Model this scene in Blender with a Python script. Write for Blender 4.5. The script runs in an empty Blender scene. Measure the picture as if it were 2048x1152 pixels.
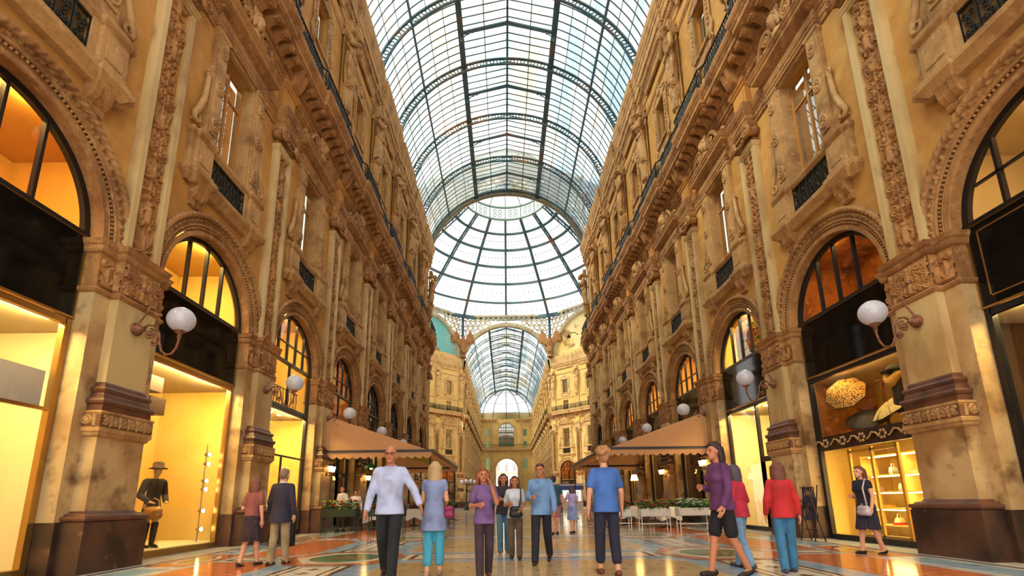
import bpy, bmesh, math, random
import numpy as np
from mathutils import Vector, Matrix, geometry

random.seed(7)
PI = math.pi
C = bpy.context.scene.collection
scene = bpy.context.scene

# ------------------------------------------------------------------ measures (metres)
XW = 7.2            # wall plane of both fronts
BAY = 4.668
Y0 = 8.04           # pilaster beside the first lamps
def YP(i): return Y0 + BAY * i
def YB(i): return Y0 + BAY * (i + .5)
I0, I1 = -2, 7      # pilasters of the near arm
SPR = 5.38          # arch springing
OY = 58.5           # octagon centre
OA = 17.7           # octagon apothem

# ------------------------------------------------------------------ mesh builder
class MB:
    def __init__(s):
        s.v = []; s.f = []; s.m = []; s.s = []
    def add(s, vs, fs, m=0, sm=False, M=None):
        b = len(s.v)
        if M is not None:
            vs = [tuple(M @ Vector(p)) for p in vs]
        s.v.extend([tuple(p) for p in vs])
        s.f.extend([tuple(b + i for i in q) for q in fs])
        s.m.extend([m] * len(fs)); s.s.extend([sm] * len(fs))
        return s
    def join(s, o, M=None, moff=0):
        b = len(s.v)
        s.v.extend([tuple(M @ Vector(p)) for p in o.v] if M is not None else o.v)
        s.f.extend([tuple(b + i for i in q) for q in o.f])
        s.m.extend([k + moff for k in o.m]); s.s.extend(o.s)
        return s
    def box(s, x0, x1, y0, y1, z0, z1, m=0, M=None):
        vs = [(x0,y0,z0),(x1,y0,z0),(x1,y1,z0),(x0,y1,z0),(x0,y0,z1),(x1,y0,z1),(x1,y1,z1),(x0,y1,z1)]
        return s.add(vs, [(0,3,2,1),(4,5,6,7),(0,1,5,4),(1,2,6,5),(2,3,7,6),(3,0,4,7)], m, False, M)
    def grid(s, P, m=0, sm=True, closeu=False, closev=False, M=None, flip=False):
        nu, nv = len(P), len(P[0])
        vs = [p for r in P for p in r]; fs = []
        for i in range(nu if closeu else nu - 1):
            for j in range(nv if closev else nv - 1):
                a = i*nv+j; b = ((i+1)%nu)*nv+j; c = ((i+1)%nu)*nv+(j+1)%nv; d = i*nv+(j+1)%nv
                fs.append((a,d,c,b) if flip else (a,b,c,d))
        return s.add(vs, fs, m, sm, M)
    def plan(s, path, prof, m=0, sm=False, cap=False):
        """profile of (offset, z) carried along a plan path of (x, y), mitred; outward is to the left of travel"""
        n = len(path); P = []
        seg = []
        for i in range(n-1):
            d = Vector((path[i+1][0]-path[i][0], path[i+1][1]-path[i][1])).normalized()
            seg.append(Vector((-d.y, d.x)))
        for i in range(n):
            if i == 0: q = seg[0]
            elif i == n-1: q = seg[-1]
            else: q = (seg[i-1]+seg[i]) / max(.15, 1+seg[i-1].dot(seg[i]))
            P.append([(path[i][0]+q.x*d, path[i][1]+q.y*d, z) for d, z in prof])
        s.grid(P, m, sm)
        if cap:
            s.add(P[0], [tuple(range(len(prof)))], m); s.add(P[-1], [tuple(reversed(range(len(prof))))], m)
        return s
    def ledge(s, a, y, prof, m=0, top=True, bot=True, x=0):
        path = [(x-a,0),(x-a,y),(x+a,y),(x+a,0)]
        s.plan(path, prof, m)
        for k, fl in ((-1, False), (0, True)):
            if (k == -1 and not top) or (k == 0 and not bot): continue
            d, z = prof[k]
            q = [(x-a-d,0,z),(x+a+d,0,z),(x+a+d,y+d,z),(x-a-d,y+d,z)]
            s.add(q, [(3,2,1,0) if fl else (0,1,2,3)], m)
        return s
    def arc(s, prof, zc, n=48, a0=0, a1=PI, m=0, sm=False, cx=0):
        P = []
        for i in range(n+1):
            t = a1+(a0-a1)*i/n
            P.append([(cx+r*math.cos(t), y, zc+r*math.sin(t)) for r, y in prof])
        return s.grid(P, m, sm)
    def lathe(s, prof, c=(0,0,0), n=16, m=0, sm=True, M=None, a0=0, a1=2*PI):
        full = abs(a1-a0-2*PI) < 1e-6
        P = []
        for i in range(n if full else n+1):
            t = a0+(a1-a0)*i/n
            P.append([(c[0]+r*math.cos(t), c[1]+r*math.sin(t), c[2]+z) for r, z in prof])
        return s.grid(P, m, sm, closeu=full, M=M)
    def ell(s, c, r, nu=14, nv=9, m=0, sm=True, M=None):
        if not hasattr(r, '__len__'): r = (r, r, r)
        vs = [(c[0],c[1],c[2]-r[2])]
        for j in range(1, nv):
            p = -PI/2+PI*j/nv
            for i in range(nu):
                t = 2*PI*i/nu
                vs.append((c[0]+r[0]*math.cos(p)*math.cos(t), c[1]+r[1]*math.cos(p)*math.sin(t), c[2]+r[2]*math.sin(p)))
        vs.append((c[0],c[1],c[2]+r[2])); fs = []
        for i in range(nu): fs.append((0, 1+(i+1)%nu, 1+i))
        for j in range(nv-2):
            for i in range(nu):
                a = 1+j*nu+i; b = 1+j*nu+(i+1)%nu
                fs.append((a,b,b+nu,a+nu))
        L = len(vs)-1; o = 1+(nv-2)*nu
        for i in range(nu): fs.append((L, o+i, o+(i+1)%nu))
        return s.add(vs, fs, m, sm, M)
    def tube(s, pts, r, n=6, m=0, sm=True, closed=False, cap=True, M=None):
        pts = [Vector(p) for p in pts]; N = len(pts)
        rs = r if hasattr(r, '__len__') else [r]*N
        P = []; prev = None
        for i in range(N):
            if closed: d = pts[(i+1)%N]-pts[i-1]
            else: d = pts[min(i+1,N-1)]-pts[max(i-1,0)]
            if d.length < 1e-9: d = Vector((0,0,1))
            d.normalize()
            if prev is None:
                u = d.orthogonal().normalized()
            else:
                u = prev-d*prev.dot(d)
                u = u.normalized() if u.length > 1e-6 else d.orthogonal().normalized()
            prev = u; w = d.cross(u)
            P.append([tuple(pts[i]+(u*math.cos(2*PI*k/n)+w*math.sin(2*PI*k/n))*rs[i]) for k in range(n)])
        s.grid(P, m, sm, closeu=closed, closev=True, M=M)
        if cap and not closed:
            s.add(P[0], [tuple(range(n))], m, False, M); s.add(P[-1], [tuple(reversed(range(n)))], m, False, M)
        return s
    def bar(s, a, b, w, h=None, m=0):
        """square bar from a to b"""
        h = h or w
        a, b = Vector(a), Vector(b); d = (b-a).normalized()
        u = d.cross(Vector((0,0,1)))
        u = u.normalized() if u.length > 1e-4 else Vector((1,0,0))
        k = u.cross(d)
        q = [(-1,-1),(1,-1),(1,1),(-1,1)]
        vs = [a+u*x*w/2+k*y*h/2 for x, y in q]+[b+u*x*w/2+k*y*h/2 for x, y in q]
        return s.add(vs, [(0,1,2,3),(7,6,5,4),(0,4,5,1),(1,5,6,2),(2,6,7,3),(3,7,4,0)], m)
    def poly(s, outer, holes=(), f=lambda a, b: (a, 0, b), m=0, thick=None):
        loops = [[Vector((p[0],p[1],0)) for p in L] for L in [outer, *holes]]
        flat = [p for L in loops for p in L]
        tri = geometry.tessellate_polygon(loops)
        s.add([f(p.x,p.y) for p in flat], [tuple(t) for t in tri], m)
        if thick:
            g = thick
            s.add([g(p.x,p.y) for p in flat], [tuple(t) for t in tri], m)
            for L in loops:
                vs = [f(p.x,p.y) for p in L]+[g(p.x,p.y) for p in L]; k = len(L)
                s.add(vs, [(i,(i+1)%k,k+(i+1)%k,k+i) for i in range(k)], m)
        return s
    def mesh(s, name, mats):
        me = bpy.data.meshes.new(name)
        me.from_pydata(s.v, [], s.f)
        for q in (mats if isinstance(mats, (list, tuple)) else [mats]): me.materials.append(q)
        if s.f:
            me.polygons.foreach_set('material_index', s.m)
            me.polygons.foreach_set('use_smooth', s.s)
        me.update()
        return me

def spiral(c, r0, r1, turns, a0=0, n=28, plane='xz', flip=1):
    out = []
    for i in range(n+1):
        t = i/n; r = r0+(r1-r0)*t; a = a0+flip*turns*2*PI*t
        x, z = r*math.cos(a), r*math.sin(a)
        out.append((c[0]+x, c[1], c[2]+z) if plane == 'xz' else (c[0], c[1]+x, c[2]+z))
    return out

# ------------------------------------------------------------------ objects
def link(name, data, parent=None):
    o = bpy.data.objects.new(name, data); C.objects.link(o)
    if parent is not None: o.parent = parent
    return o
def tag(o, label=None, cat=None, group=None, kind=None):
    if label: o['label'] = label
    if cat: o['category'] = cat
    if group: o['group'] = group
    if kind: o['kind'] = kind
    return o
def part(name, mb, mats, parent=None):
    return link(name, mb.mesh(name, mats) if isinstance(mb, MB) else mb, parent)
def empty(name, label=None, cat=None, loc=(0,0,0), rz=0, group=None, kind=None):
    o = link(name, None); o.location = loc; o.rotation_euler = (0,0,rz); o.empty_display_size = .2
    return tag(o, label, cat, group, kind)
KIDS = {}
def kids(o):
    return [c for c in C.objects if c.parent == o]
def proto(o):
    """remember a finished thing as a pattern: its parts and their sub-parts"""
    ks = kids(o); KIDS[o.as_pointer()] = [(k, kids(k)) for k in ks]
    return o
def dup(o, loc, rz=0, label=None, group=None, name=None, cat=None):
    r = o.copy(); C.objects.link(r); r.location = loc; r.rotation_euler = (0,0,rz)
    if label: r['label'] = label
    if group: r['group'] = group
    if name: r.name = name
    for k, sub in KIDS.get(o.as_pointer(), ()):
        c = k.copy(); C.objects.link(c); c.parent = r
        for g in sub:
            d = g.copy(); C.objects.link(d); d.parent = c
    return r
def side_pose(s, y, x=XW):
    return ((s*x, y, 0), -PI/2 if s < 0 else PI/2)

# ------------------------------------------------------------------ materials
def srgb(r, g, b):
    f = lambda c: c/12.92 if c <= .04045 else ((c+.055)/1.055)**2.4
    return (f(r/255), f(g/255), f(b/255), 1)
def mat(name, col, rough=.6, metal=0., var=None, bump=0., bscale=30., spec=.5, stretch=None, emit=None, coat=0):
    """var = list of (colour, noise scale, low, high, detail) laid over the base colour"""
    m = bpy.data.materials.new(name); m.use_nodes = True
    nt = m.node_tree; N = nt.nodes; L = nt.links
    b = N['Principled BSDF']; b.inputs['Roughness'].default_value = rough; b.inputs['Metallic'].default_value = metal
    b.inputs['Specular IOR Level'].default_value = spec
    b.inputs['Coat Weight'].default_value = coat
    b.inputs['Base Color'].default_value = col
    if var or bump:
        geo = N.new('ShaderNodeNewGeometry'); pos = geo.outputs['Position']
        if stretch:
            mp = N.new('ShaderNodeMapping'); mp.inputs['Scale'].default_value = stretch
            L.new(pos, mp.inputs['Vector']); pos = mp.outputs['Vector']
    prev = None
    for c2, sc, lo, hi, det in (var or ()):
        no = N.new('ShaderNodeTexNoise'); no.inputs['Scale'].default_value = sc; no.inputs['Detail'].default_value = det
        L.new(pos, no.inputs['Vector'])
        mr = N.new('ShaderNodeMapRange'); mr.inputs['From Min'].default_value = lo; mr.inputs['From Max'].default_value = hi
        L.new(no.outputs['Fac'], mr.inputs['Value'])
        mx = N.new('ShaderNodeMix'); mx.data_type = 'RGBA'
        if prev is None: mx.inputs['A'].default_value = col
        else: L.new(prev, mx.inputs['A'])
        mx.inputs['B'].default_value = c2
        L.new(mr.outputs['Result'], mx.inputs['Factor']); prev = mx.outputs['Result']
    if prev is not None: L.new(prev, b.inputs['Base Color'])
    if bump:
        no = N.new('ShaderNodeTexNoise'); no.inputs['Scale'].default_value = bscale; no.inputs['Detail'].default_value = 5
        L.new(pos, no.inputs['Vector'])
        bp = N.new('ShaderNodeBump'); bp.inputs['Strength'].default_value = bump; bp.inputs['Distance'].default_value = .02
        L.new(no.outputs['Fac'], bp.inputs['Height']); L.new(bp.outputs['Normal'], b.inputs['Normal'])
    if emit:
        b.inputs['Emission Color'].default_value = emit[0]; b.inputs['Emission Strength'].default_value = emit[1]
    return m
def pane(name, tint, gloss=.12, rough=.02, trans=0., var=None, graze=.95):
    """thin pane: clear, with a fresnel reflection and a little scattering dirt"""
    m = bpy.data.materials.new(name); m.use_nodes = True
    nt = m.node_tree; N = nt.nodes; L = nt.links
    N.remove(N['Principled BSDF']); out = N['Material Output']
    tr = N.new('ShaderNodeBsdfTransparent'); tr.inputs['Color'].default_value = tint
    body = tr.outputs[0]
    if var:
        geo = N.new('ShaderNodeNewGeometry')
        prev = None
        for c2, sc, lo, hi, stretch in var:
            mp = N.new('ShaderNodeMapping'); mp.inputs['Scale'].default_value = stretch
            L.new(geo.outputs['Position'], mp.inputs['Vector'])
            no = N.new('ShaderNodeTexNoise'); no.inputs['Scale'].default_value = sc; no.inputs['Detail'].default_value = 3
            L.new(mp.outputs['Vector'], no.inputs['Vector'])
            mr = N.new('ShaderNodeMapRange'); mr.inputs['From Min'].default_value = lo; mr.inputs['From Max'].default_value = hi
            L.new(no.outputs['Fac'], mr.inputs['Value'])
            mx = N.new('ShaderNodeMix'); mx.data_type = 'RGBA'
            if prev is None: mx.inputs['A'].default_value = tint
            else: L.new(prev, mx.inputs['A'])
            mx.inputs['B'].default_value = c2
            L.new(mr.outputs['Result'], mx.inputs['Factor']); prev = mx.outputs['Result']
        L.new(prev, tr.inputs['Color'])
    if trans:
        tl = N.new('ShaderNodeBsdfTranslucent'); tl.inputs['Color'].default_value = tint
        a = N.new('ShaderNodeMixShader'); a.inputs[0].default_value = trans
        L.new(body, a.inputs[1]); L.new(tl.outputs[0], a.inputs[2]); body = a.outputs[0]
    gl = N.new('ShaderNodeBsdfGlossy'); gl.inputs['Roughness'].default_value = rough
    lw = N.new('ShaderNodeLayerWeight'); lw.inputs['Blend'].default_value = .5
    pw = N.new('ShaderNodeMath'); pw.operation = 'POWER'; pw.inputs[1].default_value = 4.5; L.new(lw.outputs['Facing'], pw.inputs[0])
    ad = N.new('ShaderNodeMath'); ad.operation = 'MULTIPLY_ADD'; ad.use_clamp = True; ad.inputs[1].default_value = graze-gloss; ad.inputs[2].default_value = .04+gloss
    L.new(pw.outputs[0], ad.inputs[0])
    mx = N.new('ShaderNodeMixShader'); L.new(ad.outputs[0], mx.inputs[0])
    L.new(body, mx.inputs[1]); L.new(gl.outputs[0], mx.inputs[2]); L.new(mx.outputs[0], out.inputs[0])
    return m

M = {}
M['plaster'] = mat('ochre_plaster', srgb(200,148,76), .8, var=[(srgb(170,118,54), .7, .45, .75, 6), (srgb(214,170,96), 2.2, .5, .8, 5), (srgb(156,106,56), 1.6, .6, .9, 9)], bump=.12, bscale=14)
M['plaster_dark'] = mat('ochre_plaster_deep', srgb(196,140,66), .8, var=[(srgb(166,112,50), .8, .4, .7, 6)], bump=.1, bscale=14)
M['stone'] = mat('carved_stone', srgb(172,124,70), .75, var=[(srgb(126,82,42), 1.3, .42, .7, 8), (srgb(200,156,98), 5, .52, .8, 7), (srgb(112,74,42), 16, .55, .85, 6)], bump=.8, bscale=24)
M['stone_light'] = mat('pale_stone', srgb(188,146,90), .7, var=[(srgb(138,96,54), 1.6, .45, .7, 8), (srgb(208,172,118), 6, .55, .8, 7), (srgb(124,88,52), 13, .56, .9, 6)], bump=.5, bscale=22)
M['stone_brown'] = mat('brown_terracotta', srgb(172,122,68), .75, var=[(srgb(120,78,40), 2, .45, .75, 7), (srgb(206,160,102), 6, .58, .8, 6)], bump=.6, bscale=30)
M['panel_ground'] = mat('orange_panel_ground', srgb(186,132,70), .75, var=[(srgb(150,100,50), 3, .45, .75, 6)], bump=.2)
M['marble'] = mat('weathered_marble', srgb(208,180,124), .5, var=[(srgb(168,132,80), 1.1, .45, .68, 8), (srgb(128,92,56), 2.8, .58, .85, 9)], bump=.12, bscale=18, stretch=(1,1,.45))
M['marble_dado'] = mat('stained_marble', srgb(206,176,124), .5, var=[(srgb(160,120,72), .9, .42, .62, 9), (srgb(108,74,44), 1.9, .54, .72, 9), (srgb(96,66,42), 4.5, .58, .85, 8)], bump=.18, bscale=16)
M['plinth'] = mat('dark_granite', srgb(86,58,44), .42, var=[(srgb(44,31,26), 1.6, .40, .62, 9), (srgb(160,118,92), 4, .62, .85, 8)], bump=.12, bscale=25)
M['base_dark'] = mat('dark_red_marble', srgb(104,66,48), .4, var=[(srgb(66,40,30), 3, .45, .7, 7)], bump=.12)
M['iron'] = mat('wrought_iron', srgb(36,44,48), .45, .6, var=[(srgb(70,60,48), 8, .55, .8, 4)])
M['roof_iron'] = mat('painted_roof_iron', srgb(70,96,98), .55, .2, var=[(srgb(40,84,96), .35, .4, .65, 4), (srgb(128,94,62), .5, .52, .68, 5)])
M['beam_iron'] = mat('dark_roof_iron', srgb(62,92,102), .6, .1, var=[(srgb(126,88,54), .4, .55, .75, 5)])
M['lattice'] = mat('pale_painted_lattice', srgb(206,196,164), .6, var=[(srgb(176,160,124), 1, .4, .7, 4)])
M['black_gloss'] = mat('black_glass_sign', (.004,.004,.004,1), .05, spec=.22)
M['black_frame'] = mat('black_painted_metal', (.012,.012,.014,1), .3, .3)
M['brass'] = mat('brass_trim', srgb(186,146,80), .3, .9)
M['bronze'] = mat('bronze', srgb(120,78,44), .4, .8)
M['copper'] = mat('copper_pipe', srgb(150,96,64), .5, .3, var=[(srgb(92,62,44), 12, .4, .65, 4)])
M['opal'] = mat('opal_glass', (.54,.54,.60,1), .06, spec=.6, emit=((.9,.92,1,1), .03))
M['skyglass'] = pane('roof_glass', (.66,.71,.72,1), .0, .2, .2, var=[((.20,.31,.36,1), .35, .46, .62, (1,.35,1)), ((.46,.37,.22,1), .30, .52, .66, (1,.22,1))], graze=.22)
M['domeglass'] = pane('dome_glass', (.66,.71,.73,1), .0, .2, .2, graze=.2)
M['shopglass'] = pane('shop_glass', (.93,.95,.93,1), .03, .0)
M['winglass'] = pane('window_glass', (.75,.82,.76,1), .42, .0)
M['goldwall'] = mat('warm_shop_wall', srgb(255,216,120), .7, var=[(srgb(250,196,88), .6, .4, .7, 3)])
M['orangewall'] = mat('orange_shop_wall', srgb(252,194,92), .7, var=[(srgb(246,170,66), .5, .4, .7, 3)])
M['creamwall'] = mat('cream_panel', srgb(250,226,176), .6)
M['leopard'] = mat('umbrella_print', srgb(214,160,76), .7, var=[(srgb(70,40,20), 38, .52, .56, 1)])
M['marblegold'] = mat('rusty_gold_wall', srgb(190,120,50), .7, var=[(srgb(130,70,24), 1.8, .4, .62, 8), (srgb(226,160,80), 5, .55, .75, 8)])
M['darkwood'] = mat('dark_wood', srgb(64,40,28), .45, var=[(srgb(38,24,18), 3, .4, .7, 6)], stretch=(1,1,.2))
M['wood'] = mat('polished_wood', srgb(146,86,40), .4, var=[(srgb(110,60,26), 4, .4, .7, 6)], stretch=(1,1,.2))
M['curtain_green'] = mat('pale_green_blind', srgb(128,158,136), .8)
M['curtain_ochre'] = mat('ochre_blind', srgb(214,164,84), .8)
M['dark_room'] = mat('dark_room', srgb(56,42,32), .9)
M['sash'] = mat('window_sash', srgb(190,130,60), .5)
def canvas(name, col, tcol, f=.4):
    m = mat(name, col, .85, bump=.05, bscale=120); nt = m.node_tree; N = nt.nodes; L = nt.links
    tl = N.new('ShaderNodeBsdfTranslucent'); tl.inputs['Color'].default_value = tcol
    mx = N.new('ShaderNodeMixShader'); mx.inputs[0].default_value = f
    L.new(N['Principled BSDF'].outputs[0], mx.inputs[1]); L.new(tl.outputs[0], mx.inputs[2]); L.new(mx.outputs[0], N['Material Output'].inputs[0])
    return m
M['awning'] = canvas('peach_awning_canvas', srgb(226,172,122), srgb(236,178,120), .3)
M['plaster_lit'] = mat('lit_plaster_copy', srgb(242,206,126), .8, var=[(srgb(226,184,104), .5, .45, .75, 6)], bump=.1, bscale=14)  # plaster copy with extra daylight put into its colour, for the far walls
M['stone_lit'] = mat('lit_stone_copy', srgb(228,192,132), .75, var=[(srgb(190,146,92), 1.3, .48, .75, 7)], bump=.4, bscale=22)  # stone copy lightened to stand in for daylight on the far trim
M['lum_umb'] = mat('hidden_strip_display', (1,.9,.7,1), .5, emit=((1,.66,.24,1), 24))  # glow of the unseen strip over the umbrella display
M['awning_bar'] = mat('awning_bar', srgb(58,58,66), .4, .5)
M['shade_green'] = canvas('green_awning_lining', srgb(190,200,60), srgb(220,226,70), .5)
M['leaf'] = mat('leaf_green', srgb(62,130,44), .5, var=[(srgb(104,164,60), 14, .45, .7, 2)])
M['leaf_dark'] = mat('leaf_dark_green', srgb(40,84,44), .55)
M['petal_red'] = mat('red_petals', srgb(220,60,44), .6)
M['petal_pale'] = mat('lilac_petals', srgb(214,200,226), .6)
M['planter_green'] = mat('green_planter_paint', srgb(48,64,48), .5)
M['white_paint'] = mat('white_paint', srgb(226,220,210), .5)
M['white_cloth'] = mat('white_cloth', srgb(228,222,214), .85)
M['chrome'] = mat('steel', srgb(190,190,196), .25, 1)
M['amber'] = mat('amber_lamp_glass', srgb(255,206,110), .2, emit=((1,.62,.18,1), 14))
M['spot'] = mat('spot_bulb', (1,.9,.6,1), .2, emit=((1,.72,.3,1), 60))
M['lum'] = mat('hidden_strip', (1,.9,.7,1), .5, emit=((1,.70,.24,1), 170))  # glow of the unseen strips behind the shop fronts
M['lum_hi'] = mat('hidden_strip_bright', (1,.9,.7,1), .5, emit=((1,.72,.27,1), 280))
M['lum_lo'] = mat('hidden_strip_dim', (1,.8,.6,1), .5, emit=((1,.62,.2,1), 65))
M['lum_case'] = mat('luminous_shelf', (1,.9,.7,1), .5, emit=((1,.74,.28,1), 80))
M['gold_paint'] = mat('gold_paint', srgb(232,176,70), .4, .3)
M['grime'] = mat('grimy_ground', srgb(112,72,42), .85)
# ------------------------------------------------------------------ carved relief
def relief(W, H, nx, nz, strokes, y=0., amp=1., x0=None, z0=0.):
    """grid of W x H whose surface rises over rounded strokes (x, z, radius) polylines"""
    x0 = -W/2 if x0 is None else x0
    gx = np.linspace(x0, x0+W, nx); gz = np.linspace(0, H, nz)
    X, Z = np.meshgrid(gx, gz, indexing='ij'); Hh = np.zeros_like(X)
    for pts, r, a in strokes:
        rs = r if hasattr(r, '__len__') else [r]*len(pts)
        for i in range(max(1, len(pts)-1)):
            p = np.array(pts[i]); q = np.array(pts[min(i+1, len(pts)-1)]); rm = max(rs[i], rs[min(i+1, len(pts)-1)])
            i0, i1 = np.searchsorted(gx, [min(p[0],q[0])-rm, max(p[0],q[0])+rm]); j0, j1 = np.searchsorted(gz, [min(p[1],q[1])-rm, max(p[1],q[1])+rm])
            if i1 <= i0 or j1 <= j0: continue
            xs = X[i0:i1,j0:j1]; zs = Z[i0:i1,j0:j1]
            d = q-p; L = float(d@d)
            t = np.clip(((xs-p[0])*d[0]+(zs-p[1])*d[1])/L, 0, 1) if L > 1e-12 else np.zeros_like(xs)
            dd = np.hypot(xs-p[0]-t*d[0], zs-p[1]-t*d[1])
            rr = rs[i]+(rs[min(i+1, len(pts)-1)]-rs[i])*t
            h = a*np.sqrt(np.clip(1-(dd/np.maximum(rr,1e-6))**2, 0, 1))
            Hh[i0:i1,j0:j1] = np.maximum(Hh[i0:i1,j0:j1], h)
    P = [[(float(X[i,j]), y+amp*float(Hh[i,j]), z0+float(Z[i,j])) for j in range(nz)] for i in range(nx)]
    return MB().grid(P, 0, True)
def sp2(c, r0, r1, turns, a0=0, flip=1, n=16):
    return [(p[0], p[2]) for p in spiral((c[0],0,c[1]), r0, r1, turns, a0, n, 'xz', flip)]
def mirror(st):
    return st+[([(-p[0],p[1]) for p in pts], r, a) for pts, r, a in st]
def leafs(c, n, l, w, a, spread=PI, rot=PI/2):
    out = []
    for i in range(n):
        t = rot-spread/2+spread*(i/(n-1) if n > 1 else .5)
        out.append(([(c[0],c[1]),(c[0]+l*.6*math.cos(t),c[1]+l*.6*math.sin(t)),(c[0]+l*math.cos(t),c[1]+l*math.sin(t))],[w*.5,w,w*.25],a))
    return out
def candelabra(H, seed):
    """grotesque panel: stem, vases, scrolls, leaves, masks, stacked over the height H"""
    R = random.Random(seed); z = .1; st = []; half = []
    while z < H-.25:
        k = R.choice('vasklms'); h = R.uniform(.42, .62)
        if k == 'v':      # vase with handles
            st.append(([(0,z),(0,z+.08),(0,z+.22),(0,z+.32)],[.06,.05,.12,.07],.05)); half.append((sp2((.13,z+.2),.07,.015,1.2,PI/2),.022,.04))
            half += leafs((.03,z+.34), 3, .16, .035, .04, PI/2, PI/3)
        elif k == 'a':    # acanthus burst
            half += leafs((.0,z), 5, .24, .04, .05, PI*.8, PI*.28); st.append(([(0,z+.05),(0,z+.3)],[.07,.03],.06))
        elif k == 's':    # scrolls
            half.append((sp2((.12,z+.18),.11,.02,1.6,-PI*.6),.028,.05)); half.append((sp2((.1,z+.4),.08,.015,1.4,PI*.4,-1),.024,.045)); half += leafs((.17,z+.05), 3, .1, .025, .03, PI, PI/2)
        elif k == 'k':    # little figure
            st.append(([(0,z+.05),(0,z+.3)],[.08,.075],.075)); st.append(([(0,z+.4)],.06,.08))
            half.append(([(.05,z+.28),(.15,z+.2),(.12,z+.06)],[.035,.03,.025],.05)); half.append(([(.04,z+.08),(.09,z-.06)],[.04,.03],.055))
        elif k == 'l':    # garland of fruit
            for q in range(10): half.append(([(R.uniform(0,.2), z+R.uniform(0,h-.06))], R.uniform(.025,.05), R.uniform(.03,.06)))
        elif k == 'm':    # mask
            st.append(([(0,z+.1),(0,z+.28)],[.08,.12],.06)); half.append(([(.05,z+.25)],.025,.075)); st.append(([(0,z+.2),(0,z+.14)],[.02,.03],.085)); half += leafs((.08,z+.3),4,.14,.03,.045,PI*.7,PI*.4)
        z += h
        st.append(([(-.16,z-.04),(.16,z-.04)],.018,.035))
        for q in range(5): half.append(([(R.uniform(.06,.24), z-R.uniform(.0,h)),(R.uniform(.06,.24), z-R.uniform(.0,h))], [R.uniform(.012,.03),.01], R.uniform(.02,.04)))
    st.append(([(0,.05),(0,H-.1)],.022,.03))
    return st+mirror(half)

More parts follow.
